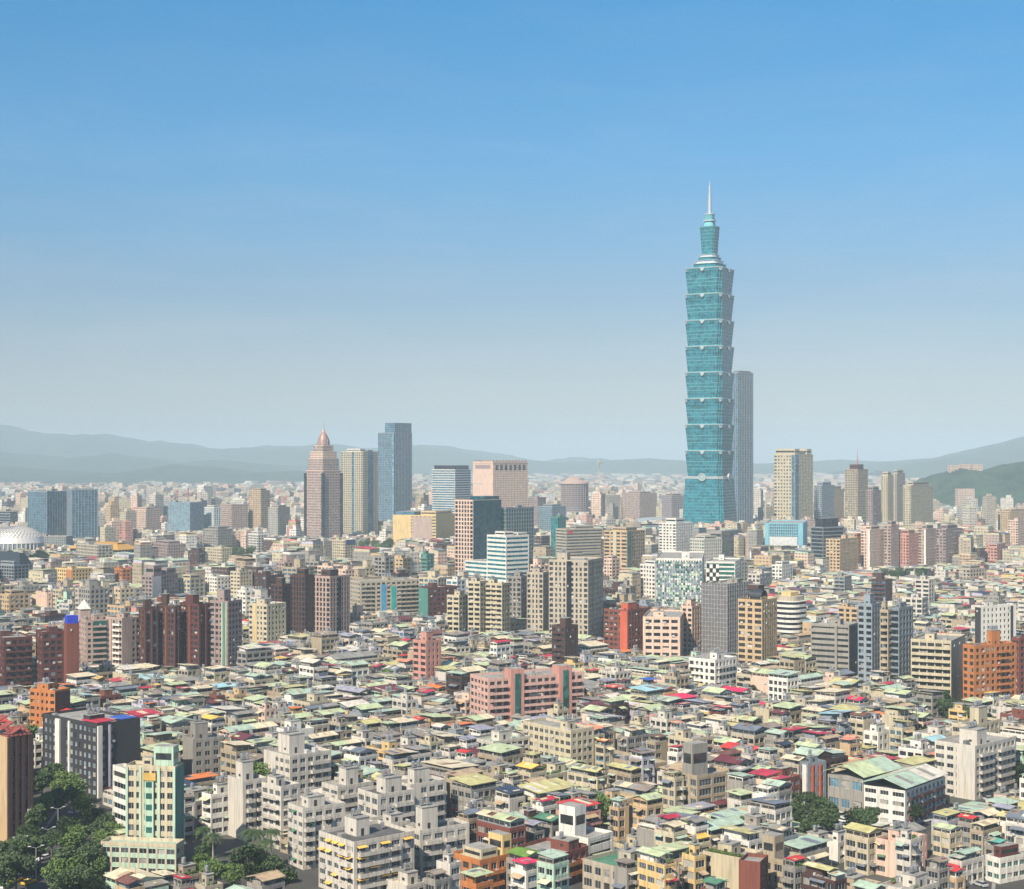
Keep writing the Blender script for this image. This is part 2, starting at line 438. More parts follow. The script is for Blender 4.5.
# ------------------------------------------------------------------ building shells
def shell(t, R, L, h, P, lod, rng, z0=0.0, x0=0.0, y0=0.0, name='wall'):
    """Walls of a block with footprint R x L (near corner at x0, y0): floor bands and piers standing proud of a glazed core, so every opening is a real recess."""
    W = t.part(name); wi = t.last()
    wm = wall(P['wall']); gl = P.get('glass', 'dark')
    n = max(1, round(h / P.get('fh', 3.3))); fh = h / n
    sp = min(P.get('sp', 1.5), fh - 0.6); pwl, pwr = P.get('pwl', P.get('pw', 1.0)), P.get('pwr', P.get('pw', 1.0))
    e = 0.32
    G = t.part('interior' if lod == 0 else 'glazing')
    G.box(x0 + e, y0 + e, z0, x0 + R - e, y0 + L - e, z0 + h - 0.3, INTER if lod == 0 else glass(gl))
    bandm = wall(P['band']) if P.get('band') else wm
    if sp > 0.05:
        for i in range(n + 1):
            za, zb = z0 + max(0, i * fh - 0.3 * sp), z0 + min(h, i * fh + 0.7 * sp)
            if i == n: za = z0 + h - max(0.3 * sp, 0.5)
            if zb - za > 0.01: W.box(x0, y0, za, x0 + R, y0 + L, zb, bandm)
    else:
        W.box(x0, y0, z0 + h - 0.6, x0 + R, y0 + L, z0 + h, wm)
    pr = P.get('proud', 0.06); hz = z0 + h - 0.012
    blank = P.get('blank', [])
    for face, ln, bay, pw in (('R', R, P.get('br', 4), pwr), ('L', L, P.get('bl', 4), pwl)):
        pw = min(pw, ln * 0.3)
        nb = max(1, round((ln - pw) / bay)) if bay else 1
        st = (ln - pw) / nb
        for j in range(nb + 1):
            c = pw / 2 + st * j
            a, b = c - pw / 2, c + pw / 2
            if face == 'R':
                for yy0, yy1 in ((y0 - pr, y0 + .36), (y0 + L - .36, y0 + L + pr)):
                    W.box(x0 + a + (-pr - .01 if j == 0 else 0), yy0, z0, x0 + b + (pr + .01 if j == nb else 0), yy1, hz, wm)
            elif 0 < j < nb:
                for xx0, xx1 in ((x0 - pr, x0 + .36), (x0 + R - .36, x0 + R + pr)): W.box(xx0, y0 + a, z0, xx1, y0 + b, hz - .004, wm)
        for (f, f0, f1) in blank:
            if f != face: continue
            if f == 'R': W.box(x0 + f0 * R - .01, y0 - pr - .02, z0, x0 + f1 * R + .01, y0 + .37, hz + .002, wm)
            else: W.box(x0 - pr - .02, y0 + f0 * L - .01, z0, x0 + .37, y0 + f1 * L + .01, hz + .003, wm)
        ow, oh = st - pw, fh - sp
        if lod == 0 and ow > .5 and oh > .4:
            for j in range(nb):
                c = pw + st * j + ow / 2
                if any(f == face and f0 * ln - .1 < c < f1 * ln + .1 for f, f0, f1 in blank): continue
                wc_ = 1 if ow < 1.2 else 2 if ow < 2.6 else 3 if ow < 4 else 4
                wms = [window_mesh(ow + .04, oh + .04, g_, wc_) for g_ in (gl, 'grey', 'curtain')]
                for i in range(n):
                    z = z0 + i * fh + .7 * sp - .02
                    if i == n - 1 and z + oh > z0 + h - .45: pass
                    if rng.random() < P.get('skip', 0.04): continue
                    wv_ = rng.random(); wm_ = wms[0 if wv_ < .66 else 1 if wv_ < .86 else 2]
                    if face == 'R': t.inst('window', wm_, (x0 + c, y0 + .17, z), 0)
                    else: t.inst('window', wm_, (x0 + .17, y0 + c, z), -pi / 2)
                    r = rng.random()
                    if r < P.get('cool', .06):
                        loc = (x0 + c + ow * .5, y0 - pr, z - .8) if face == 'R' else (x0 - pr, y0 + c - ow * .5, z - .8)
                        t.inst('air_conditioner', cooler_mesh(), loc, 0 if face == 'R' else -pi / 2)
                    elif r < P.get('cool', .06) + P.get('awn', 0) and i < n:
                        am = awning_mesh(ow + .3, P.get('awncol', 'green'))
                        loc = (x0 + c, y0 - pr - .01, z + oh + .12) if face == 'R' else (x0 - pr - .01, y0 + c, z + oh + .12)
                        t.inst('awning', am, loc, 0 if face == 'R' else -pi / 2)
        if lod == 1 and ow > .5 and oh > .4:                  # closed-in balconies, blinds and machines break the grid
            for j in range(nb):
                for i in range(n):
                    r = rng.random()
                    if r > P.get('infill', .24 if sp > 1.15 and gl in ('dark', 'grey', 'ink') else 0): continue
                    c0 = pw + st * j + .02; z = z0 + i * fh + .7 * sp + .02; w_ = ow - .04; h_ = oh - .04
                    if r < .07: c0 += ow * .45; w_ *= .5; h_ *= .6; z -= .3; d0, d1, mt = -.45, .1, PVC
                    elif r < .15: d0, d1, mt = .12, .318, glass(rng.choice(['curtain', 'pale', 'grey']))
                    else: h_ *= rng.uniform(.35, .7); d0, d1, mt = .1, .316, wall(rng.choice(['white', 'grey', 'beige', P['wall']]))
                    if z + h_ > z0 + h - .3: continue
                    if face == 'R': W.box(x0 + c0, y0 + d0, z, x0 + c0 + w_, y0 + d1, z + h_, mt)
                    else: W.box(x0 + d0, y0 + c0, z, x0 + d1, y0 + c0 + w_, z + h_, mt)
    for (f, f0, f1) in P.get('bal', []):
        ln = R if f == 'R' else L
        bw, bc = (f1 - f0) * ln, (f0 + f1) / 2 * ln
        bwall = P.get('balwall', P['wall'])
        for i in range(1, n):
            z = z0 + i * fh
            if lod == 0:
                loc = (x0 + bc, y0 - pr, z) if f == 'R' else (x0 - pr, y0 + bc, z)
                t.inst('balcony', balcony_mesh(bw, bwall, P.get('railed', False)), loc, 0 if f == 'R' else -pi / 2)
            else:
                m = wall(bwall)
                if f == 'R':
                    W.box(x0 + bc - bw / 2, y0 - 1.3, z - .15, x0 + bc + bw / 2, y0 - pr - .003, z, m); W.box(x0 + bc - bw / 2, y0 - 1.3, z, x0 + bc + bw / 2, y0 - 1.15, z + .95, m)
                else:
                    W.box(x0 - 1.3, y0 + bc - bw / 2, z - .15, x0 - pr - .003, y0 + bc + bw / 2, z, m); W.box(x0 - 1.3, y0 + bc - bw / 2, z, x0 - 1.15, y0 + bc + bw / 2, z + .95, m)
    for (f, f0, f1, mt, prd) in P.get('strips', []):
        Sm = t.part('glass_strip' if mt.name.startswith('glass') else 'facade_strip')
        top = h + .25
        if f == 'R': Sm.box(x0 + f0 * R, y0 - prd, z0, x0 + f1 * R, y0 + .3, z0 + top, mt)
        else: Sm.box(x0 - prd, y0 + f0 * L, z0, x0 + .3, y0 + f1 * L, z0 + top, mt)
    for (f, f0, f1, za, zb, mt) in P.get('panels', []):
        Sm = t.part('sign' if mt.name.startswith('paint_sign') else 'panel')
        if f == 'R': Sm.box(x0 + f0 * R, y0 - .35, z0 + za * h, x0 + f1 * R, y0 - .1, z0 + zb * h, mt)
        else: Sm.box(x0 - .35, y0 + f0 * L, z0 + za * h, x0 - .1, y0 + f1 * L, z0 + zb * h, mt)
    return fh

def parapet(t, R, L, h, wm, ph=1.0, x0=0.0, y0=0.0, roofm=None, ov=0.0):
    Rf = t.part('roof')
    Rf.box(x0 - ov + .02, y0 - ov + .02, h - .02, x0 + R + ov - .02, y0 + L + ov - .02, h + .12, roofm or CONC)
    if ph > 0:
        pm = t.part('parapet'); w = .22; a, b, c, d = x0 - ov - .07, y0 - ov - .07, x0 + R + ov + .07, y0 + L + ov + .07
        pm.box(a, b, h - .005, c, b + w, h + ph, wm); pm.box(a, d - w, h - .005, c, d, h + ph, wm)
        pm.box(a, b + w + .003, h - .004, a + w, d - w - .003, h + ph - .003, wm); pm.box(c - w, b + w + .003, h - .004, c, d - w - .003, h + ph - .003, wm)

def stairhouse(t, x, y, w, d, z, hh, wm, door=True):
    m = t.part('stair_house')
    m.box(x, y, z, x + w, y + d, z + hh, wm)
    m.box(x - .15, y - .15, z + hh, x + w + .15, y + d + .15, z + hh + .18, CONC)
    if door:
        m.box(x + w * .35, y - .04, z, x + w * .35 + .95, y, z + 2.05, INTER); m.box(x - .04, y + d * .3, z + 1.1, x, y + d * .3 + 1.1, z + 1.9, INTER)

def clutter(t, R, L, z, rng, lod, wm, tanks=2, big=False):
    """Roof furniture of a block: stair house, water tanks, ducts, machines, a mast."""
    w, d = min(R * .45, rng.uniform(4, 7)), min(L * .45, rng.uniform(4, 7))
    sx, sy = rng.uniform(.1, .9) * (R - w - .6) + .3, rng.uniform(.2, .9) * (L - d - .6) + .3
    hh = rng.uniform(2.6, 3.4) + (rng.uniform(1.5, 4) if big else 0)
    stairhouse(t, sx, sy, w, d, z, hh, wm)
    for i in range(tanks):
        tx, ty = sx + .9 + (i % 3) * 1.9, sy + d * .5
        if i < 3 and tx < sx + w - .6: 
            if lod == 0: t.inst('water_tank', tank_mesh(0), (tx, ty, z + hh + .18))
            else:
                m = t.part('water_tank'); m.cyl(tx, ty, z + hh + .18, z + hh + 1.9, .7, STEEL, 8, None, .35)
        else:
            tx, ty = rng.uniform(1.2, R - 1.2), rng.uniform(1.2, L - 1.2)
            if abs(tx - sx - w / 2) < w / 2 + 1 and abs(ty - sy - d / 2) < d / 2 + 1: continue
            if lod == 0: t.inst('water_tank', tank_mesh(0), (tx, ty, z))
            else:
                m = t.part('water_tank'); m.cyl(tx, ty, z, z + 1.9, .7, STEEL, 8, None, .35)
    for i in range(rng.randrange(1, 4)):
        x, y = rng.uniform(.5, max(.6, R - 3)), rng.uniform(.5, max(.6, L - 3))
        if x + 2.4 > sx and x < sx + w and y + 2.4 > sy and y < sy + d: continue
        m = t.part('roof_machine')
        m.box(x, y, z, x + rng.uniform(1, 2.4), y + rng.uniform(1, 2.2), z + rng.uniform(.8, 1.9), rng.choice([PVC, CONC, RAIL]))

def roof_mb(kind, w, d, ov, rise, col, col2=None):
    """Sheet roof centred on the origin, ridge or slope line along x, eaves at z = 0."""
    mb = MB(); x0, x1 = -w / 2 - ov, w / 2 + ov; y = d / 2 + ov; th = .14
    segs = [(x0, x1, col)]
    if col2:
        k = x0 + (x1 - x0) * .55; segs = [(x0, k, col), (k + .01, x1, col2)]
    for a, b, c in segs:
        m = sheet(c)
        def slab(ya, za, yb, zb):
            mb.hexa([(a, ya, za), (b, ya, za), (b, yb, zb), (a, yb, zb), (a, ya, za + th), (b, ya, za + th), (b, yb, zb + th), (a, yb, zb + th)], m)
        pr_ = random.Random(round(w * 97 + d * 31 + rise * 1000)); zf = (lambda t: rise * (1 - abs(t) / y)) if kind == 'gable' else (lambda t: rise * (t + y) / (2 * y)) if kind == 'mono' else (lambda t: rise * (y - t) / (2 * y))
        if kind in ('gable', 'mono', 'mono2') and b - a > 3:      # patched and replaced sheets
            for _ in range(pr_.randrange(1, 5)):
                pa = pr_.uniform(a + .1, b - 1.5); pb = min(b - .1, pa + pr_.choice([.9, 1.8, 2.7])); lo, hi = sorted((pr_.uniform(-y, y), pr_.uniform(-y, y)))
                if kind == 'gable': lo, hi = (max(lo, .2), hi) if hi > 0 else (lo, min(hi, -.2))
                if hi - lo < .6: continue
                pm_ = sheet(pr_.choice(['grey', 'taupe', 'brown', 'white', 'palegreen', 'slate', 'tan', 'cream'])); za, zb_ = zf(lo) + th, zf(hi) + th
                mb.hexa([(pa, lo, za - .05), (pb, lo, za - .05), (pb, hi, zb_ - .05), (pa, hi, zb_ - .05), (pa, lo, za + .03), (pb, lo, za + .03), (pb, hi, zb_ + .03), (pa, hi, zb_ + .03)], pm_)
        if kind == 'gable': slab(-y, 0, -.001, rise); slab(.001, rise, y, 0)
        elif kind == 'mono': slab(-y, 0, y, rise)
        elif kind == 'mono2': slab(-y, rise, y, 0)
        else: slab(-y, 0, y, .08)
    if kind == 'gable': mb.box(x0 - .02, -.16, rise + th - .05, x1 + .02, .16, rise + th + .06, sheet(col))
    return mb

def house(rng, R, L, floors, rc, wn_, kind, lod, rc2=None, shedh=None, opts=None):
    """Walk-up block of flats with the usual sheet-roofed addition on top. Returns thing, height to ridge, features."""
    t = Thing(); o = opts or {}
    fh = 3.15; h = floors * fh; wm = wall(wn_)
    feats = []
    awn = rng.choice([0, 0, .12, .25]); awncol = rng.choice(['green', 'white', 'mint', 'slate', 'crimson', 'palegreen'])
    bal = []
    longR = R >= L
    if rng.random() < .78:
        f = 'R' if rng.random() < .6 else 'L'
        a = rng.choice([(.06, .94), (.08, .46), (.54, .92)]); bal.append((f,) + a)
        feats.append(f)
    blank = []
    bl = br = rng.uniform(2.6, 3.8)
    r = rng.random()
    if r < .22: blank.append(('L', 0, 1) if not (bal and bal[0][0] == 'L') else ('R', .6, 1))
    elif r < .34: blank.append(('R', 0, .45) if not (bal and bal[0][0] == 'R') else ('L', .5, 1))
    P = dict(wall=wn_, glass=rng.choice(['dark', 'grey', 'dark', 'blue', 'ink']), fh=fh, sp=rng.uniform(1.05, 1.6), bl=bl, br=br, pw=rng.uniform(.35, .8), bal=bal,
             railed=rng.random() < .4, balwall=wn_ if rng.random() < .7 else rng.choice(['white', 'cream', 'beige', 'grey']), awn=awn, awncol=awncol, blank=blank, cool=.12, skip=.06)
    P.update(o.get('P', {}))
    shell(t, R, L, h, P, lod, rng)
    ntank = 0
    if kind == 'flat':
        parapet(t, R, L, h, wm, .95, roofm=rng.choice([CONC, CONC, CONCD]) if rc in ('grey', 'taupe', 'darkgrey') else sheet(rc))
        ntank = rng.randrange(1, 4)
        clutter(t, R, L, h + .12, rng, lod, wm, ntank)
        if lod == 0 and rng.random() < .5:
            for i in range(rng.randrange(1, 4)): t.inst('rooftop_plant', plant_tub(rng), (rng.uniform(1.5, R - 1.5), rng.choice([.9, L - .9]), h + .12), 0)
        top = h + 3.2
    else:
        parapet(t, R, L, h, wm, rng.choice([.5, .9, 1.0]))
        sh = shedh if shedh is not None else rng.uniform(2.0, 2.7)
        i0, i1 = rng.uniform(.0, .7), rng.uniform(.0, .7)
        part_w = 1.0 if rng.random() < .5 else rng.uniform(.5, .78)
        if o.get('full'): part_w = max(part_w, rng.choice([1.0, .8, .7]))
        sw, sd = (R * part_w - 2 * i0, L - 2 * i1) if longR else (R - 2 * i0, L * part_w - 2 * i1)
        ox = i0 if rng.random() < .5 else R - i0 - sw; oy = i1 if rng.random() < .5 else L - i1 - sd
        Sh = t.part('rooftop_shed'); si = t.last()
        zb = h + .12
        swm = rng.choice([wm, wm, wall('grey'), wall('paper'), wall('bluegrey')])
        if rng.random() < .6 or shedh is not None:
            Sh.box(ox, oy, zb, ox + sw, oy + sd, zb + sh * .42, swm)
            Sh.box(ox + .15, oy + .15, zb + sh * .42, ox + sw - .15, oy + sd - .15, zb + sh * .8, INTER)
            Sh.box(ox, oy, zb + sh * .8, ox + sw, oy + sd, zb + sh, swm)
            for q in range(max(2, int(sw / 2.2)) + 1):
                x = ox + .06 + (sw - .12) * q / max(2, int(sw / 2.2)); Sh.box(x - .07, oy - .02, zb, x + .07, oy + .2, zb + sh - .01, swm)
            for q in range(max(2, int(sd / 2.2)) + 1):
                y = oy + .06 + (sd - .12) * q / max(2, int(sd / 2.2)); Sh.box(ox - .02, y - .07, zb, ox + .2, y + .07, zb + sh - .012, swm)
        else:
            Sh.box(ox + .6, oy + sd * .35, zb, ox + sw - .6, oy + sd - .2, zb + sh, swm)
            for fx in (0, .33, .67, 1):
                for fy in (0, 1): Sh.box(ox + fx * (sw - .16), oy + fy * (sd - .16), zb, ox + fx * (sw - .16) + .16, oy + fy * (sd - .16) + .16, zb + sh, RAIL)
        along_x = sw >= sd
        w, d = (sw, sd) if along_x else (sd, sw)
        rise = {'gable': min(2.0, d * rng.uniform(.10, .17)), 'mono': d * rng.uniform(.05, .12), 'mono2': d * rng.uniform(.05, .12)}[kind]
        rm = roof_mb(kind, w, d, rng.uniform(.3, .8), rise, rc, rc2)
        if kind == 'gable':                                   # gable ends closed under the sheet
            for x in (-w / 2, w / 2 - .1):
                rm.poly([(x, -d / 2, 0), (x, d / 2, 0), (x, 0, rise)], swm)
        t.parts.append(['metal_roof', rm, si, (ox + sw / 2, oy + sd / 2, zb + sh), 0.0 if along_x else pi / 2])
        top = zb + sh + rise
        if part_w < .9 and rng.random() < .6:                 # second, lower sheet over the rest of the terrace
            sh2 = sh * rng.uniform(.55, .85); c2 = rng.choice(['palegreen', 'cream', 'grey', 'taupe', 'mint', 'tan', 'slate', 'white', rc])
            if longR: bx, bw, by, bd = (ox + sw + .1 if ox < R * .15 else .1), R - sw - .6, oy, sd
            else: bx, bw, by, bd = ox, sw, (oy + sd + .1 if oy < L * .15 else .1), L - sd - .6
            if bw > 1.5 and bd > 1.5:
                for fx in (0, 1):
                    for fy in (0, 1): Sh.box(bx + fx * (bw - .12), by + fy * (bd - .12), zb, bx + fx * (bw - .12) + .12, by + fy * (bd - .12) + .12, zb + sh2, RAIL)
                if rng.random() < .5: Sh.box(bx + .3, by + .3, zb, bx + bw - .3, by + bd - .3, zb + sh2 - .05, wall(rng.choice(['grey', 'white', 'beige', 'stone'])))
                ax_ = bw >= bd; w2, d2 = (bw, bd) if ax_ else (bd, bw)
                t.parts.append(['metal_roof', roof_mb(rng.choice(['mono', 'mono2', 'gable']), w2, d2, .3, d2 * .08, c2), si, (bx + bw / 2, by + bd / 2, zb + sh2), 0.0 if ax_ else pi / 2])
                part_w = 1.0
        # what is left of the terrace carries a stair house and tanks
        if part_w < .9 and (R * (1 - part_w) > 2.6 if longR else L * (1 - part_w) > 2.6):
            if longR: ax, aw, ay, ad = (ox + sw + .6 if ox < R * .1 else .4), R - sw - 1.6, L * .3, L * .4
            else: ax, aw, ay, ad = R * .3, R * .4, (oy + sd + .6 if oy < L * .1 else .4), L - sd - 1.6
            if aw > 1.6 and ad > 1.6:
                stairhouse(t, ax, ay, aw, ad, zb, 2.7, wm)
                ntank = rng.randrange(0, 3)
                for q in range(ntank):
                    if lod == 0: t.inst('water_tank', tank_mesh(0), (ax + aw * (q + .5) / max(1, ntank), ay + ad / 2, zb + 2.88))
                    else: t.part('water_tank').cyl(ax + aw * (q + .5) / max(1, ntank), ay + ad / 2, zb + 2.88, zb + 4.4, .65, STEEL, 8, None, .3)
    # clutter: sheets over the terrace edge, boxes, pots, poles
    for q in range(rng.randrange(3, 8)):
        side = rng.randrange(4); f = rng.uniform(.1, .8); zt = h + .12; m = t.part('roof_machine')
        x, y = (f * R, .35) if side == 0 else (.35, f * L) if side == 1 else (f * R, L - 1.1) if side == 2 else (R - 1.1, f * L)
        s_ = rng.uniform(.5, .95); m.box(x, y, zt, x + s_, y + s_ * .8, zt + rng.uniform(.6, 1.7), rng.choice([PVC, CONC, RAIL, STEEL]))
    if rng.random() < .55:                                    # lean-to sheet over a balcony or yard below the roof line
        zc = (floors - rng.choice([1, 1, 2])) * fh + 2.3; c = t.part('lean_to'); col = sheet(rng.choice(['palegreen', 'grey', 'cream', 'taupe', 'mint', 'slate', 'tan']))
        if zc > 2:
            a, b = sorted((rng.uniform(.02, .5), rng.uniform(.5, .98)))
            if rng.random() < .5: c.hexa([(a * R, -1.9, zc), (b * R, -1.9, zc), (b * R, -.09, zc + .6), (a * R, -.09, zc + .6), (a * R, -1.9, zc + .1), (b * R, -1.9, zc + .1), (b * R, -.09, zc + .7), (a * R, -.09, zc + .7)], col)
            else: c.hexa([(-1.9, b * L, zc), (-1.9, a * L, zc), (-.09, a * L, zc + .6), (-.09, b * L, zc + .6), (-1.9, b * L, zc + .1), (-1.9, a * L, zc + .1), (-.09, a * L, zc + .7), (-.09, b * L, zc + .7)], col)
    if rng.random() < .4:
        c = t.part('antenna'); x, y = rng.uniform(.4, R - .4), rng.uniform(.4, L - .4); c.cyl(x, y, h, top + rng.uniform(1, 3), .06, RAIL, 4); c.box(x - .6, y - .03, top + .8, x + .6, y + .03, top + .86, RAIL)
    if lod == 0 and rng.random() < .3:
        for q in range(rng.randrange(1, 3)): t.inst('rooftop_plant', plant_tub(rng), (rng.uniform(1.6, R - 1.6), rng.choice([.75, L - .75]), h + .12), 0)
    return t, top, ntank

# ------------------------------------------------------------------ where things stand
PLACED = []        # footprints: (corners, cx, cy, r)
HAND = []          # what must stay visible: xl, xr, y of the lowest visible row, distance
REFS = []          # easily found blocks, for describing the houses near them
def corners(x, y, phi, R, L):
    c, s = cos(phi), sin(phi)
    return [(x + a * c - b * s, y + a * s + b * c) for a, b in ((0, 0), (R, 0), (R, L), (0, L))]
def overlaps(A, B):
    for P in (A, B):
        for i in range(len(P)):
            ex, ey = P[(i + 1) % len(P)][0] - P[i][0], P[(i + 1) % len(P)][1] - P[i][1]
            nx, ny = -ey, ex
            a = [p[0] * nx + p[1] * ny for p in A]; b = [p[0] * nx + p[1] * ny for p in B]
            if max(a) <= min(b) or max(b) <= min(a): return False
    return True
GRID = {}
def register(poly):
    cx, cy_ = sum(p[0] for p in poly) / len(poly), sum(p[1] for p in poly) / len(poly)
    r = max(sqrt((p[0] - cx) ** 2 + (p[1] - cy_) ** 2) for p in poly)
    i = len(PLACED); PLACED.append((poly, cx, cy_, r))
    for gx in range(int(floor((cx - r) / 40)), int(floor((cx + r) / 40)) + 1):
        for gy in range(int(floor((cy_ - r) / 40)), int(floor((cy_ + r) / 40)) + 1): GRID.setdefault((gx, gy), []).append(i)
def is_free(poly):
    cx, cy_ = sum(p[0] for p in poly) / len(poly), sum(p[1] for p in poly) / len(poly)
    r = max(sqrt((p[0] - cx) ** 2 + (p[1] - cy_) ** 2) for p in poly); seen = set()
    for gx in range(int(floor((cx - r) / 40)), int(floor((cx + r) / 40)) + 1):
        for gy in range(int(floor((cy_ - r) / 40)), int(floor((cy_ + r) / 40)) + 1):
            for i in GRID.get((gx, gy), ()):
                if i in seen: continue
                seen.add(i); p = PLACED[i]
                if (p[1] - cx) ** 2 + (p[2] - cy_) ** 2 < (p[3] + r) ** 2 and overlaps(p[0], poly): return False
    return True
def solve(xl, xc, xr, D, a):
    """Two visible faces from the pixel columns of their edges: left face runs at angle a from the picture plane."""
    kl, kr = (xl - CX) / F, (xr - CX) / F
    X = (xc - CX) * D / F
    L = (X - kl * D) / (cos(a) + kl * sin(a))
    R = (kr * D - X) / (sin(a) - kr * cos(a))
    return X, R, L
N_TOWER = [0]
def tower(name, label, cat, xl, xc, xr, yt, D, a=28, yb=None, ref=None, group=None, lod=None, top='flat', tanks=1, pent=None, extra=None, ph=1.1, big=False, clut=True, z0=0.0, roofm=None, mx=90, mR=90, mL=90, **P):
    if yb and 640 < D < 1350: D = min(D, (H - 11) * F / (yb - YH) + 12)   # the visible foot is a neighbour's roof line, not the ground
    ar = radians(a); X, R, L = solve(xl, xc, xr, D, ar); R, L = min(max(R, 4), mx, mR), min(max(L, 4), mx, mL)
    h = H - (yt - YH) * D / F
    rng = random.Random(name + label)
    phi = pi / 2 - ar
    lod = (0 if D < 640 else 1) if lod is None else lod
    t = Thing()
    P.setdefault('wall', 'grey')
    shell(t, R, L, h, P, lod, rng)
    wm = wall(P['wall'])
    if top == 'flat':
        parapet(t, R, L, h, wm, ph, roofm=roofm)
        zr = h + .12
        if pent:
            for (u0, u1, v0, v1, hh, wn_) in (pent if isinstance(pent, list) else [pent]):
                m = t.part('penthouse'); pm = glass(wn_[6:]) if wn_.startswith('glass_') else wall(wn_)
                m.box(u0 * R, v0 * L, zr, u1 * R, v1 * L, zr + hh, pm, CONC)
                if not wn_.startswith('glass_') and hh > 2.5:
                    m.box(u0 * R - .02, v0 * L + .6, zr + hh * .4, u0 * R + .1, v1 * L - .6, zr + hh * .7, glass('dark')); m.box(u0 * R + .6, v0 * L - .02, zr + hh * .4, u1 * R - .6, v0 * L + .1, zr + hh * .7, glass('dark'))
        elif clut: clutter(t, R, L, zr, rng, lod, wm, tanks, big)
    if extra: extra(t, R, L, h)
    root = t.place(name, X, D, phi)
    tag(root, label, cat, group)
    register(corners(X, D, phi, R, L))
    HAND.append((xl, xr, yb if yb else py(0, D), D + .6 * max(L * sin(ar), R * cos(ar)) * (1 if D < 1600 else .3)))
    if ref: REFS.append((ref, (xl + xr) / 2, (yt + (yb or py(0, D))) / 2, D, xl, xr, yt, yb or py(0, D)))
    N_TOWER[0] += 1
    return root

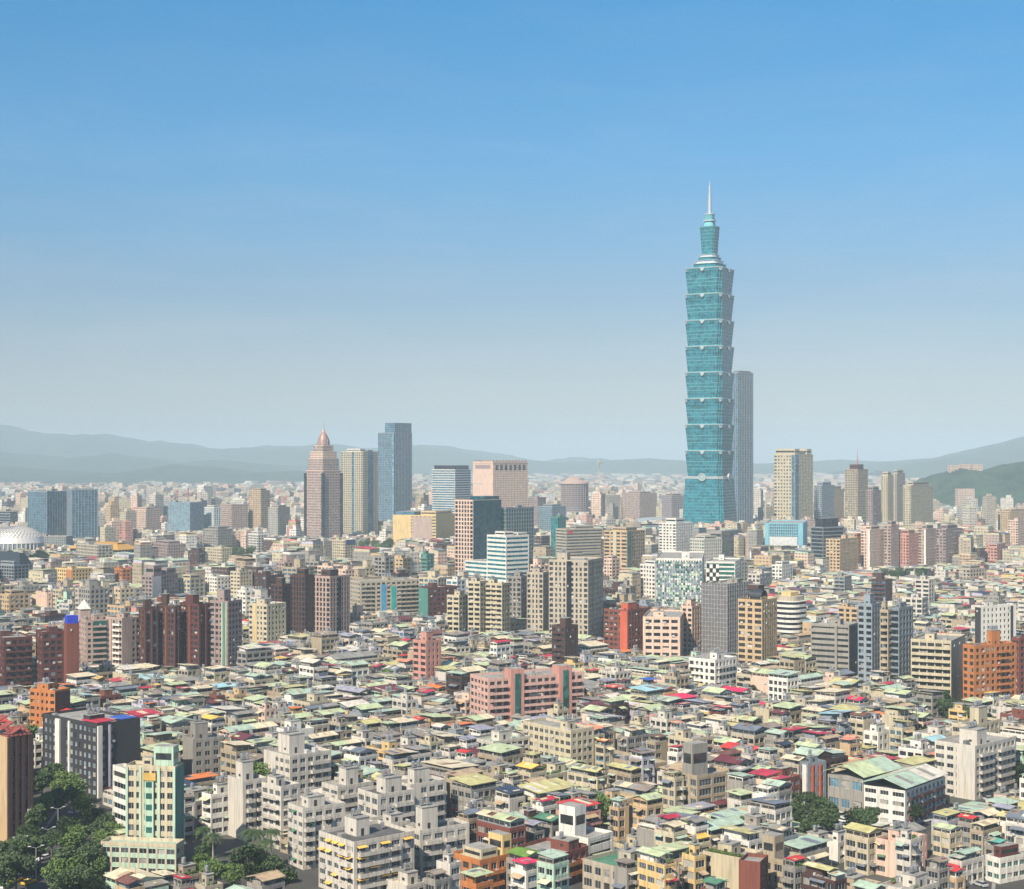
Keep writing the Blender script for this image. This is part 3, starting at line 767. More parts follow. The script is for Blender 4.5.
# ------------------------------------------------------------------ the segmented skyscraper
def notched(s, n):
    """Square of half side s with corners cut back in two steps."""
    q = [(s, -s + 2 * n), (s, s - 2 * n), (s - n, s - 2 * n), (s - n, s - n), (s - 2 * n, s - n), (s - 2 * n, s)]
    out = []
    for k in range(4):
        c, d = [(1, 0), (0, 1), (-1, 0), (0, -1)][k]
        out += [(x * c - y * d, x * d + y * c) for x, y in q[1:]]
    return out
def sky_segments():
    D, a = 2165.0, radians(28); X = (720.5 - CX) * D / F; phi = pi / 2 - a
    cx, cy_ = X + 25.5 * (sin(a) - cos(a)), D + 25.5 * (cos(a) + sin(a)); Dm = cy_
    zz = lambda y: H - (y - YH) * (Dm - 30) / F
    root = empty('skyscraper', (cx, cy_, 0), phi)
    tag(root, 'very tall teal glass skyscraper of eight stacked flaring segments with a spire', 'skyscraper')
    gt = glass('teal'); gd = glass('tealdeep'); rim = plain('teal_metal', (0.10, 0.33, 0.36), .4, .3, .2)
    ring = lambda s, z, n=2.4: [(x, y, z) for x, y in notched(s, n)]
    zb = zz(476); zt = zz(266); mh = (zt - zb) / 8
    # tapering base block
    p = MB(); p.loft([ring(32.5, 0), ring(27.6, zb - 4)], gt); po = p.build('base_block', root)
    l = MB()
    k = int((zb - 6) / 4.2)
    for i in range(1, k):
        z = i * 4.2; s = 32.5 - 4.9 * z / (zb - 4)
        l.loft([ring(s + .18, z), ring(s + .16, z + .55)], rim)
    l.build('floor_band', po)
    q = MB(); q.loft([ring(28.3, zb - 4.0), ring(28.3, zb - .4)], SILVER); q.build('belt', root)
    for face in range(4):                                   # one round emblem on every side
        m = MB(); n = 24
        for (r0, r1, dd, mt) in ((5.6, 4.4, 1.4, SILVER), (4.4, 0.2, .8, plain('disc', (.38, .50, .50), .4, .4))):
            o1 = [(r0 * cos(2 * pi * i / n), -dd, r0 * sin(2 * pi * i / n)) for i in range(n)]; o2 = [(r1 * cos(2 * pi * i / n), -dd, r1 * sin(2 * pi * i / n)) for i in range(n)]
            b1 = [(x, .6, z) for x, _, z in o1]; b2 = [(x, .6, z) for x, _, z in o2]
            m.loft([b2, o2, o1, b1], mt, cap=False)
        m.box(-1.6, -1.3, -1.6, 1.6, -.9, 1.6, SILVER)
        ang = face * pi / 2
        m.build('medallion', root, (28.8 * sin(ang), -28.8 * cos(ang), zb - 1.5), ang)
    seg = MB(); s0, s1 = 24.8, 27.8
    seg.loft([ring(s0, 0), ring(s1, mh - 2.2)], gt)
    seg_me = seg.mesh('segment')
    fb = MB()
    for i in range(1, 7):
        z = i * (mh - 2.2) / 7; s = s0 + (s1 - s0) * z / (mh - 2.2)
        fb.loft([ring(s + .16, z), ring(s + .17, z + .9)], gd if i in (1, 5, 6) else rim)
    for i in range(4):                                      # mullions on each side
        for j in range(-4, 5):
            if j == 0: continue
            x = j * 4.4; c, d = [(1, 0), (0, 1), (-1, 0), (0, -1)][i]
            P_ = [(x - .12, -s0 - .05, .1), (x + .12, -s0 - .05, .1), (x + .12, -s0 + .6, .1), (x - .12, -s0 + .6, .1),
                  (x - .12, -s1 - .05, mh - 2.3), (x + .12, -s1 - .05, mh - 2.3), (x + .12, -s1 + .6, mh - 2.3), (x - .12, -s1 + .6, mh - 2.3)]
            fb.hexa([(u * c - v * d, u * d + v * c, w) for u, v, w in P_], rim)
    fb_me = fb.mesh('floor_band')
    lg = MB(); lg.loft([ring(s1 + .5, 0), ring(s1 + .7, 1.0)], SILVER, capmat=rim); lg.loft([ring(s1 - 1.6, 1.0), ring(s1 - 2.4, 2.2)], rim)
    lg_me = lg.mesh('ledge')
    orn = MB()
    orn.box(-2.6, -1.5, -2.4, 2.6, .5, -.3, SILVER); orn.box(-1.4, -2.2, -4.0, 1.4, .2, -2.41, SILVER); orn.box(-3.6, -1.0, -.29, 3.6, .5, .8, SILVER)
    orn_me = orn.mesh('ornament')
    for i in range(8):
        z = zb + i * mh
        so = link('segment', seg_me, root, (0, 0, z))
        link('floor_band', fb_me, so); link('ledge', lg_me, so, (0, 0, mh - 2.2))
        for k in range(4):
            ang = k * pi / 2
            link('ornament', orn_me, so, ((s1 + .3) * sin(ang), -(s1 + .3) * cos(ang), mh - 2.2), ang)
            ang += pi / 4
            link('ornament', orn_me, so, ((s1 * 1.23) * sin(ang), -(s1 * 1.23) * cos(ang), mh - 2.2), ang)
    Q = None
    # crown: set-back tiers, flared lantern, spire
    cr = MB(); zz = lambda y: H - (y - YH) * Dm / F; z1 = zb + 8 * mh; z2 = zz(255)
    for i, (s, f0, f1) in enumerate(((18.5, 0, .3), (15.5, .3, .55), (13, .55, .8), (11, .8, 1))):
        cr.loft([ring(s, z1 + (z2 - z1) * f0, 1.3), ring(s * .97, z1 + (z2 - z1) * f1 - .6, 1.3)], gt if i % 2 == 0 else SILVER)
        cr.loft([ring(s * 1.06, z1 + (z2 - z1) * f1 - .6, 1.3), ring(s * 1.06, z1 + (z2 - z1) * f1, 1.3)], SILVER)
    cr.build('crown', root)
    ln = MB(); z3 = zz(227)
    ln.loft([ring(9.0, z2, 1.0), ring(11.2, z3 - 2, 1.2)], gt); ln.loft([ring(11.8, z3 - 2, 1.2), ring(12, z3, 1.2)], rim)
    for i in range(1, 8):
        z = z2 + (z3 - 2 - z2) * i / 8; s = 9.0 + 2.2 * i / 8
        ln.loft([ring(s + .2, z, 1.1), ring(s + .22, z + .7, 1.1)], rim)
    ln.build('lantern', root)
    sp_ = MB(); z4 = zz(215); z5 = zz(181)
    sp_.loft([ring(7.4, z3, 1.0), ring(6.0, z3 + (z4 - z3) * .35, .8), ring(5.4, z4, .7)], rim); sp_.loft([ring(7.6, z3 + (z4 - z3) * .45, .8), ring(7.6, z3 + (z4 - z3) * .55, .8)], SILVER); sp_.loft([ring(6.2, z4, .8), ring(6.2, z4 + 1.4, .8)], SILVER)
    sp_.cyl(0, 0, z4 + 1.4, z4 + (z5 - z4) * .55, 3.2, SILVER, 12, 2.5); sp_.cyl(0, 0, z4 + (z5 - z4) * .55, z4 + (z5 - z4) * .86, 2.0, SILVER, 10, 1.5); sp_.cyl(0, 0, z4 + (z5 - z4) * .86, z5, 1.0, SILVER, 8, .3)
    sp_.build('spire', root)
    register(corners(cx - 40 * cos(phi) + 40 * sin(phi), cy_ - 40 * sin(phi) - 40 * cos(phi), phi, 80, 80))
    HAND.append((680, 740, 524, D))
    REFS.append(('the segmented skyscraper', 710, 350, D, 684, 738, 183, 524))
sky_segments()

# ------------------------------------------------------------------ landmark blocks of the skyline
def mast(fx, fy, hh, r=.5, col=None):
    def f(t, R, L, h):
        m = t.part('antenna'); m.cyl(fx * R, fy * L, h + .1, h + hh * .55, r, col or SILVER, 6, r * .7); m.cyl(fx * R, fy * L, h + hh * .55, h + hh, r * .5, col or SILVER, 6, .1)
    return f
def both(*fs):
    def f(t, R, L, h):
        for g in fs: g(t, R, L, h)
    return f
RED_PAINT = plain('red_white_mast', (.45, .08, .07), .6)
tower('office_tower', 'slim blue grey glass tower with pale vertical ribs behind the segmented skyscraper', 'office tower', 731, 738, 753, 373, 2480, 45, 524, 'the ribbed grey tower',
      wall='bluegrey', glass='blue', fh=4.2, sp=.4, bl=4.4, br=4.4, pw=.8, proud=.35, ph=2, pent=(.1, .9, .1, .9, 4, 'bluegrey'))

def domed_tower():
    D, a = 2300.0, radians(42); X, R, L = solve(306, 323, 341, D, a); phi = pi / 2 - a
    zz = lambda y: H - (y - YH) * (D + 15) / F
    t = Thing(); rng = random.Random(5)
    pk = dict(wall='mauve', glass='grey', fh=3.9, sp=1.9, bl=3, br=3, pw=1.2)
    h1 = zz(471)
    shell(t, R, L, h1, pk, 1, rng)
    parapet(t, R, L, h1, wall('peach'), 1.2)
    g = t.part('glass_strip')                                # dark glazed chamfer down the near corner and the three others
    for cx, cy_ in ((0, 0), (R, 0), (0, L), (R, L)): g.box(cx - 2.2 if cx == 0 else cx - 1.5, cy_ - 2.2 if cy_ == 0 else cy_ - 1.5, 0, cx + 1.5 if cx == 0 else cx + 2.2, cy_ + 1.5 if cy_ == 0 else cy_ + 2.2, h1 - 3, glass('ink'))
    z = h1
    for i, (ins, ztop, wn_) in enumerate(((.06, 459, 'mauve'), (.12, 452, 'peach'), (.22, 446, 'mauve'))):
        zt = zz(ztop)
        shell(t, R * (1 - 2 * ins), L * (1 - 2 * ins), zt - z, dict(pk, wall=wn_), 1, rng, z, R * ins, L * ins, 'setback_wall')
        parapet(t, R * (1 - 2 * ins), L * (1 - 2 * ins), zt, wall('peach'), 1.0, R * ins, L * ins)
        z = zt
    d = t.part('dome'); n = 16; r0 = R * .27; zc = zz(432)
    d.loft([[(R / 2 + r * cos(2 * pi * i / n), L / 2 + r * sin(2 * pi * i / n), z + (zc - z) * f) for i in range(n)] for r, f in ((r0, 0), (r0 * .98, .2), (r0 * .86, .48), (r0 * .6, .76), (r0 * .25, 1))], plain('copper_dome', (.36, .20, .17), .5, .2))
    for i in range(8):
        an = 2 * pi * i / 8; d.tube((R / 2 + r0 * cos(an), L / 2 + r0 * sin(an), z), (R / 2 + r0 * .88 * cos(an), L / 2 + r0 * .88 * sin(an), z + (zc - z) * .48), .5, .5, SILVER)
    s = t.part('spire'); s.cyl(R / 2, L / 2, zc - .5, zc + 4, r0 * .24, wall('peach'), 10); s.cyl(R / 2, L / 2, zc + 4, zz(421), .9, SILVER, 8, .2)
    root = t.place('office_tower', X, D, phi); tag(root, 'mauve stone tower with setbacks, a copper dome and a short spire', 'office tower')
    register(corners(X, D, phi, R, L)); HAND.append((304, 343, 541, D)); REFS.append(('the domed tower', 323, 480, D, 306, 341, 425, 541))
domed_tower()

G = lambda n: glass(n)
tower('residential_tower', 'white tower with blue glass lower windows between the domed tower and dark glass tower', 'apartment tower', 341, 363, 378, 452, 2450, 34, 541, 'the white twin tower',
      wall='cream', glass='grey', fh=3.6, sp=1.1, bl=3.8, br=3.4, pw=1.6, strips=[('R', .3, .62, G('blue'), .3), ('L', .42, .5, G('blue'), .25)], pent=[(.1, .45, .2, .8, 5, 'paper'), (.6, .95, .2, .8, 3, 'bluegrey')])
def notch_top(t, R, L, h):
    m = t.part('upper_block'); m.box(.05 * R, .02 * L, h, .99 * R, .62 * L, h + 17, G('blue'), CONC)
    for i in range(5): m.box(.05 * R - .12, .02 * L - .12, h + .3 + i * 3.6, .99 * R + .12, .62 * L + .12, h + .9 + i * 3.6, wall('bluegrey'))
    for i in range(9): m.box(.05 * R + i * .94 * R / 8.2 - .25, .02 * L - .3, h + .1, .05 * R + i * .94 * R / 8.2 + .25, .02 * L - .05, h + 17, wall('bluegrey'))
tower('office_tower', 'tall blue glass office tower with a stepped flat top left of skyline centre', 'office tower', 378, 394, 412, 433, 2600, 40, 522, 'the stepped glass tower',
      wall='bluegrey', glass='blue', fh=3.9, sp=.5, bl=3.6, br=3.6, pw=.7, clut=False, extra=notch_top, strips=[('L', -.0, .12, G('skyblue'), .5)])
tower('office_building', 'blue glass office block with white floor bands and dark recessed top', 'office building', 432, 455, 471, 470, 2600, 34, 515, 'the banded blue block',
      wall='paper', glass='blue', fh=4.0, sp=1.3, bl=0, br=0, pw=.6, pent=(.06, .94, .06, .94, 7.5, 'glass_ink'), extra=mast(.5, .5, 22))
def crenels(t, R, L, h):
    m = t.part('upper_window')
    for i in range(7): m.box(R * (.07 + i * .13), -.22, h - 13, R * (.07 + i * .13) + R * .075, .2, h - 4.5, G('ink'))
    m.box(-.22, L * .12, h - 10.5, .2, L * .88, h - 4.5, plain('mauve_louvre', (.30, .22, .22), .7))
    c = t.part('cornice'); c.box(-.6, -.6, h - 2.0, R + .6, L + .6, h - 1.0, wall('peach'))
    for i in range(11):
        c.box(R * i / 11 + .4, -.5, h + 1.0, R * i / 11 + 2.0, .6, h + 2.6, plain('brown_trim', (.22, .10, .09), .7))
        c.box(-.5, L * i / 11 + .4, h + 1.0, .6, L * i / 11 + 2.0, h + 2.6, plain('brown_trim', (.22, .10, .09), .7))
tower('hotel_building', 'broad pink hotel block with tall dark arched row under a crenellated top', 'hotel', 473, 493, 528, 462, 2450, 50, 508, 'the pink hotel',
      wall='peach', glass='grey', fh=3.5, sp=1.6, bl=0, br=3.2, pw=1.5, blank=[('L', 0, 1)], extra=crenels, clut=False, pent=(.15, .85, .2, .8, 2.5, 'peach'))
tower('office_building', 'wide yellow stone block with grey gridded centre below the stepped glass tower', 'office building', 393, 436, 456, 516, 2080, 22, 542, 'the yellow stone block',
      wall='yellow', glass='grey', fh=4, sp=2.2, bl=6, br=5, pw=2, blank=[('L', .58, 1), ('R', .05, 1)], panels=[('L', .1, .55, .05, .97, wall('mauve'))], pent=[(.1, .9, .55, .98, 5, 'glass_blue'), (.1, .9, .05, .4, 6, 'yellow')])
tower('office_tower', 'pink lattice tower with a dark teal glass right side in front of pink hotel', 'office tower', 455, 473, 501, 501, 1500, 35, 578, 'the pink lattice tower',
      wall='peach', glass='ink', fh=3.9, sp=1.1, bl=3.3, br=3, pw=1.3, strips=[('R', .01, 1.0, G('tealdeep'), .35)], pent=[(.45, 1, .1, .9, 4, 'glass_tealdeep')])
tower('office_building', 'dark green glass office block with pale floor bands behind white striped offices', 'office building', 498, 506, 534, 509, 1540, 40, 560, None,
      wall='slate', glass='green', fh=3.9, sp=1.0, bl=4, br=4, pw=.7)
def stripe_wing(t, R, L, h):
    for (y0, y1, hh) in ((L * 1.003, L * 2.2, h * .62),):
        shell(t, R, y1 - y0, hh, dict(wall='paper', glass='teal', fh=3.6, sp=1.9, bl=0, br=0, pw=.8), 1, random.Random(1), 0, 0, y0, 'wing_wall')
        parapet(t, R, y1 - y0, hh, wall('paper'), .8, 0, y0)
tower('office_building', 'bright white stepped office block with thin teal window bands', 'office building', 487, 506, 529, 537, 1340, 50, 596, 'the white striped offices',
      wall='paper', glass='teal', fh=3.5, sp=1.9, bl=0, br=0, pw=.8, pent=[(.1, .5, .2, .7, 4, 'paper'), (.6, 1, .1, .5, 3, 'paper')], extra=stripe_wing)
tower('office_building', 'grey office block with dense window bands and small red roof sign', 'office building', 556, 566, 603, 530, 1700, 58, 572, 'the grey banded office',
      wall='stone', glass='grey', fh=3.4, sp=1.7, bl=0, br=0, pw=.8, panels=[('R', .05, .18, .9, .97, plain('sign_red', (.5, .05, .05), .5))], pent=(.3, .8, .2, .7, 4, 'stone'))
tower('office_building', 'narrow teal glass slab beside the grey banded office', 'office building', 551, 558, 566, 518, 1760, 45, 560, None, wall='teal', glass='teal', fh=3.8, sp=.5, bl=3, br=3, pw=.4)
tower('office_building', 'tan stone office block with a dark glazed bay and beige ribs', 'office building', 604, 627, 645, 532, 1560, 33, 572, 'the tan office block',
      wall='tan', glass='dark', fh=3.7, sp=1.6, bl=6, br=4.5, pw=1.6, strips=[('R', .0, .22, G('green'), .5), ('L', .45, .6, wall('cream'), .6)], pent=(.2, .8, .2, .8, 4, 'tan'))
tower('apartment_block', 'white apartment block of stepped roofs right in front of the teal base', 'apartment block', 659, 676, 693, 524, 1720, 40, 556, 'the white stepped block',
      wall='paper', glass='dark', fh=3.3, sp=1.5, bl=4, br=3.5, pw=1.7, pent=[(.2, .7, .2, .8, 6, 'paper')])
tower('shopping_mall', 'low grey mall with curved silver wing and teal windows beneath the skyscraper', 'shopping mall', 690, 722, 748, 541, 1830, 30, 562, None,
      wall='grey', glass='green', fh=5, sp=2.6, bl=0, br=9, pw=1.0, pent=[(.1, .9, .1, .45, 11, 'grey'), (.2, .8, .55, .95, 7, 'stone')])
def blue_block():
    tower('school_building', 'sky blue building with white lattice windows below the beige tower', 'office building', 765, 803, 813, 524, 1900, 14, 548, 'the sky blue building',
          wall='skyblue', glass='grey', fh=3.6, sp=.9, bl=2.6, br=3, pw=.9, blank=[('L', 0, .12), ('L', .9, 1), ('R', 0, 1)], panels=[('L', .15, .88, .08, .62, plain('lattice', (.55, .56, .56), .7))], clut=False)
blue_block()
tower('office_building', 'dark navy glass block with bands right of the sky blue building', 'office building', 811, 823, 844, 528, 1700, 55, 560, 'the navy glass block',
      wall='slate', glass='ink', fh=4, sp=1.1, bl=0, br=0, pw=.6, pent=(.15, .9, .3, .9, 10, 'glass_ink'), mx=60)
tower('residential_tower', 'tall beige apartment tower with blue glass centre strip and crown frame', 'apartment tower', 774, 795, 813, 455, 2300, 40, 520, 'the beige crown tower',
      wall='cream', glass='grey', fh=5.0, sp=2.4, bl=4.6, br=4.6, pw=2.3, strips=[('L', .02, .16, G('blue'), .3), ('R', .0, .18, G('blue'), .32)], pent=[(.04, .3, .04, .96, 9, 'cream'), (.7, .96, .04, .96, 9, 'cream'), (.31, .69, .1, .9, 5, 'cream')])
tower('residential_tower', 'slender apartment tower under construction with a red roof crane', 'apartment tower', 845, 858, 868, 470, 2250, 38, 520, 'the tower with a crane',
      wall='beige', glass='grey', fh=3.4, sp=1.5, bl=3.6, br=3.2, pw=1.3, extra=both(mast(.6, .5, 30, .9, RED_PAINT)), pent=(.2, .8, .2, .8, 8, 'redbrown'))
for i, (xl, xc, xr, yt, D, wn_, lb) in enumerate([
    (866, 873, 881, 491, 2180, 'purple', 'short purple grey apartment slab left of the yellow towers'), (881, 888, 893, 476, 2330, 'cream', 'narrow yellow apartment slab, leftmost of the yellow towers'),
    (892, 897, 905, 474, 2420, 'stone', 'grey edged apartment slab between the two yellow towers'), (903, 911, 939, 486, 2260, 'cream', 'broad yellow apartment tower with stepped crown near the wooded hill'),
    (825, 833, 844, 490, 2700, 'tan', 'small tan apartment block behind the navy glass block'), (814, 822, 834, 486, 2600, 'bluegrey', 'pale green glass block right of the beige crown tower')]):
    tower('residential_tower', lb, 'apartment tower', xl, xc, xr, yt, D, 35, 525, 'the broad yellow tower' if i == 3 else None, wall=wn_, glass='dark', fh=3.3, sp=1.4, bl=3.4, br=3.2, pw=1.5, pent=(.15, .85, .15, .85, 6, wn_))
for i, (xl, xc, xr, yt, wn_, lb) in enumerate([
    (861, 870, 884, 531, 'peach', 'pink apartment block with white strip at left end of the pink grey row'), (884, 891, 899, 526, 'mauve', 'mauve apartment block second in the pink grey row'),
    (897, 909, 919, 535, 'rose', 'low rose apartment block in the middle of the pink grey row'), (918, 926, 937, 530, 'mauve', 'mauve apartment block with white strip in the pink grey row'),
    (936, 946, 962, 530, 'purple', 'purple apartment block at right end of the pink grey row'), (852, 857, 863, 538, 'orange', 'orange rendered apartment block left of the pink grey row')]):
    tower('residential_tower', lb, 'apartment block', xl, xc, xr, yt, 1650 + 14 * i, 38, 570, ('the pink grey row' if i == 3 else None), group='pink grey apartment row', wall=wn_, glass='dark', fh=3.2, sp=1.4, bl=3.3, br=3.0, pw=1.5,
          strips=[('L', .0, .25, wall('paper'), .4)] if i in (0, 3) else [], pent=(.2, .8, .2, .8, 5, wn_))
# twin glass offices far left
for i, (xl, xc, xr, yt, D, lb) in enumerate([(28, 47, 70, 492, 2230, 'wide blue glass office block, left one of the far left twins'), (67, 72, 98, 490, 2200, 'dark blue glass office block, right one of the far left twins')]):
    tower('office_building', lb, 'office building', xl, xc, xr, yt, D, 35 if i == 0 else 60, 541, 'the left glass twin' if i == 0 else 'the right glass twin', wall='bluegrey', glass='blue', fh=3.8, sp=.35, bl=4.2, br=4.4, pw=.55, proud=.4,
          strips=[('R', .0, .9, G('blue'), .2)] if i == 0 else [], roofm=CONCD)
tower('office_building', 'low grey annex with fine windows under the left glass twin', 'office building', 34, 66, 73, 537, 2090, 12, 556, None, wall='grey', glass='blue', fh=3.6, sp=1.2, bl=3, br=3, pw=1.2)
tower('office_building', 'dark flat office block at the far left edge above the dome', 'office building', -8, 10, 20, 514, 2400, 20, 524, None, wall='bluegrey', glass='ink', fh=4, sp=1.2, bl=0, br=0, pw=.7, pent=(.1, .9, .1, .9, 3, 'glass_ink'))
SIGNB = plain('sign_blue', (.06, .30, .55), .5); SIGNT = plain('sign_teal', (.03, .38, .36), .5); SIGNP = plain('sign_pink', (.55, .12, .24), .5); SIGNR = plain('sign_red', (.5, .05, .05), .5)
far = [
 (168, 190, 204, 503, 2500, 'bluegrey', 'skyblue', 'wide grey blue glass office block right of the glass twins'), (134, 146, 160, 510, 2560, 'peach', 'grey', 'peach office block with dark centre right of the glass twins'),
 (204, 214, 221, 508, 2540, 'paper', 'skyblue', 'pale glass office block beside a mauve one'), (220, 232, 248, 505, 2600, 'mauve', 'ink', 'mauve office block with navy top left of the tan tower'),
 (249, 261, 270, 491, 2620, 'tan', 'grey', 'tan apartment tower alone left of the domed tower'), (203, 218, 232, 530, 1990, 'grey', 'grey', 'long grey office slab in front of the mauve block'),
 (76, 98, 113, 546, 1830, 'stone', 'dark', 'grey gridded school block beside the yellow hall roof'), (152, 168, 186, 545, 1820, 'purple', 'dark', 'purple grey office slab right of the yellow hall'),
 (188, 199, 205, 552, 1700, 'brown', 'dark', 'brown and white office block with three dark window slots'), (205, 222, 232, 549, 1750, 'cream', 'dark', 'cream gridded office block beside park trees'),
 (248, 258, 267, 535, 1950, 'paper', 'dark', 'white gridded office block below the tan tower'), (268, 278, 290, 508, 2350, 'stone', 'blue', 'grey office block with blue glass left of the domed tower'),
 (330, 345, 356, 541, 1800, 'cream', 'dark', 'cream block with navy roof sign under the white twin tower'), (622, 640, 657, 494, 3000, 'mauve', 'grey', 'mauve office block with flat eaves left of skyscraper'),
 (662, 672, 685, 496, 2900, 'purple', 'blue', 'purple office block with glass side touching the skyscraper'), (528, 538, 546, 498, 2700, 'purple', 'grey', 'dark purple slab right of the pink hotel'),
 (538, 552, 566, 507, 2500, 'bluegrey', 'blue', 'low blue roofed office between hotel and round tower'), (640, 655, 668, 566, 1300, 'paper', 'dark', 'small pale tower block left of the mosaic block'),
 (748, 760, 772, 575, 1420, 'white', 'dark', 'white apartment block with balconies right of checker block'), (772, 782, 793, 566, 1500, 'paper', 'dark', 'slim white apartment block behind the striped round tower'),
 (0, 9, 30, 596, 1180, 'tan', 'grey', 'tan gridded office block at the left edge with small square windows'), (36, 47, 51, 594, 1200, 'peach', 'dark', 'pale peach block with a blank gable near left edge'),
 (-6, 14, 33, 566, 1480, 'bluegrey', 'ink', 'slate blue office block with a slanted dark roof at left'), (55, 72, 92, 570, 1450, 'yellow', 'dark', 'yellow apartment block with orange stair tower'),
 (113, 122, 131, 570, 1450, 'orange', 'dark', 'orange rendered apartment block among cream blocks'), (142, 152, 178, 577, 1290, 'purple', 'dark', 'purple brown apartment block with white window frames'),
 (178, 190, 205, 580, 1320, 'cream', 'blue', 'cream apartment block with blue glass bays'), (205, 217, 232, 578, 1330, 'paper', 'dark', 'white apartment block with a stair window column'),
 (956, 970, 985, 570, 1500, 'stone', 'dark', 'grey apartment block right of the pink grey row'), (984, 997, 1010, 548, 1750, 'rose', 'dark', 'rose coloured apartment block near the right edge'),
 (1008, 1018, 1034, 521, 2100, 'peach', 'dark', 'peach apartment tower cut by the right edge'), (998, 1010, 1030, 512, 2500, 'tan', 'dark', 'long tan block under the wooded hill at right edge'),
 (725, 735, 748, 563, 1480, 'grey', 'green', 'grey office block behind the checker block'), (826, 840, 858, 540, 1600, 'tan', 'dark', 'tan arched roof block in front of the navy glass block'),
 (604, 612, 620, 560, 1500, 'peach', 'dark', 'narrow peach block beside the tan office block'), (690, 704, 722, 540, 1700, 'white', 'green', 'white office slab with green glass under the skyscraper'),
]
for i, (xl, xc, xr, yt, D, wn_, gl, lb) in enumerate(far):
    kw = dict(pent=(.15, .8, .15, .8, 4, wn_)) if i % 3 else {}
    ex = None
    if 'orange stair' in lb: kw = dict(strips=[('L', .0, .3, wall('orange'), .5)])
    if 'slanted dark' in lb:
        def ex(t, R, L, h):
            m = t.part('slanted_roof'); m.hexa([(R * .3, 0, h), (R, 0, h), (R, L, h), (R * .3, L, h), (R * .3, .1, h + 12), (R * .55, .1, h + 12), (R * .55, L, h + 12), (R * .3, L, h + 12)], plain('dark_slates', (.03, .045, .07), .6))
    if 'navy roof sign' in lb: kw = dict(panels=[('R', .1, .9, .86, 1.05, plain('sign_navy', (.02, .05, .2), .5))])
    if 'blank gable' in lb: kw = dict(blank=[('L', 0, 1), ('R', 0, .4)])
    if 'white window' in lb: kw = dict(strips=[('R', .0, .35, wall('paper'), .2)], pent=[(.1, .4, .1, .9, 9, 'purple'), (.6, .95, .1, .9, 6, 'purple')])
    off = wn_ in ('bluegrey', 'paper') and 'office' in lb
    tower('office_building' if 'office' in lb or 'school' in lb else 'apartment_block', lb, 'office building' if 'office' in lb or 'school' in lb else 'apartment block', xl, xc, xr, yt, D, 30 + (i * 7) % 25, None, None,
          wall=wn_, glass=gl, fh=3.4, sp=.9 if off else 1.5, bl=3.4, br=3.2 if i % 2 else 4.4, pw=.8 if off else 1.4, extra=ex, **kw)

# domed arena, yellow hall, round tower, arched hall
def arena():
    D = 2000.0; X = (8 - CX) * D / F; t = Thing(); n = 40; r0 = 36.0; rr = .82
    w = t.part('wall'); w.loft([[(r0 * k * cos(2 * pi * i / n), r0 * rr * k * sin(2 * pi * i / n), z) for i in range(n)] for k, z in ((.93, 0), (1, 12))], wall('bluegrey'))
    for i in range(n):
        an = 2 * pi * i / n; w.box(r0 * 1.0 * cos(an) - .5, r0 * rr * sin(an) - .5, 0, r0 * 1.0 * cos(an) + .5, r0 * rr * sin(an) + .5, 12.5, wall('paper'))
    d = t.part('roof'); top = H - (527 - YH) * D / F
    prof = [(1.02, 12), (.95, .35), (.8, .62), (.6, .82), (.35, .95), (.08, 1)]
    q = lambda k, f: [(r0 * k * cos(2 * pi * i / n), r0 * rr * k * sin(2 * pi * i / n), 12 if f == 12 else 12 + (top - 12) * f) for i in range(n)]
    d.loft([q(k, f) for k, f in prof], plain('dome_shell', (.62, .60, .58), .5, .2, .15))
    rb = t.part('roof_rib', t.last())
    for i in range(0, n):
        for (k0, f0), (k1, f1) in zip(prof[1:], prof[2:]):
            a0, a1 = 2 * pi * i / n, 2 * pi * (i + 1) / n
            for a, b in ((a0, a1), (a1, a0)):
                p0 = (r0 * k0 * cos(a) * 1.005, r0 * rr * k0 * sin(a) * 1.005, 12.3 + (top - 12) * f0); p1 = (r0 * k1 * cos(b) * 1.005, r0 * rr * k1 * sin(b) * 1.005, 12.3 + (top - 12) * f1)
                rb.tube(p0, p1, .35, .35, plain('rib', (.34, .33, .33), .6), 4)
    tag(t.place('arena', X, D + 30, 0), 'pale domed arena with a lattice roof at the left edge', 'arena')
    register(corners(X - 38, D - 2, 0, 76, 64)); HAND.append((-20, 36, 553, D))
arena()
def hall():
    a = radians(30); D = 1900; X = (118 - CX) * D / F; phi = pi / 2 - a; t = Thing(); R, L = 34.0, 80.0
    shell(t, R, L, 10, dict(wall='tan', fh=5, sp=2, bl=6, br=6, pw=1), 1, RND)
    r = t.part('roof'); m = plain('yellow_tiles', (.52, .28, .04), .6)
    r.loft([[(-3, -3, 10), (R + 3, -3, 10), (R + 3, L + 3, 10), (-3, L + 3, 10)], [(R * .3, 12, 17), (R * .7, 12, 17), (R * .7, L - 12, 17), (R * .3, L - 12, 17)]], m)
    r.box(R * .28, 10, 17, R * .72, L - 10, 18, m)
    tag(t.place('hall', X, D, phi), 'low hall with a wide golden yellow hipped roof at left', 'hall'); register(corners(X, D, phi, R, L)); HAND.append((50, 136, 556, D))
hall()
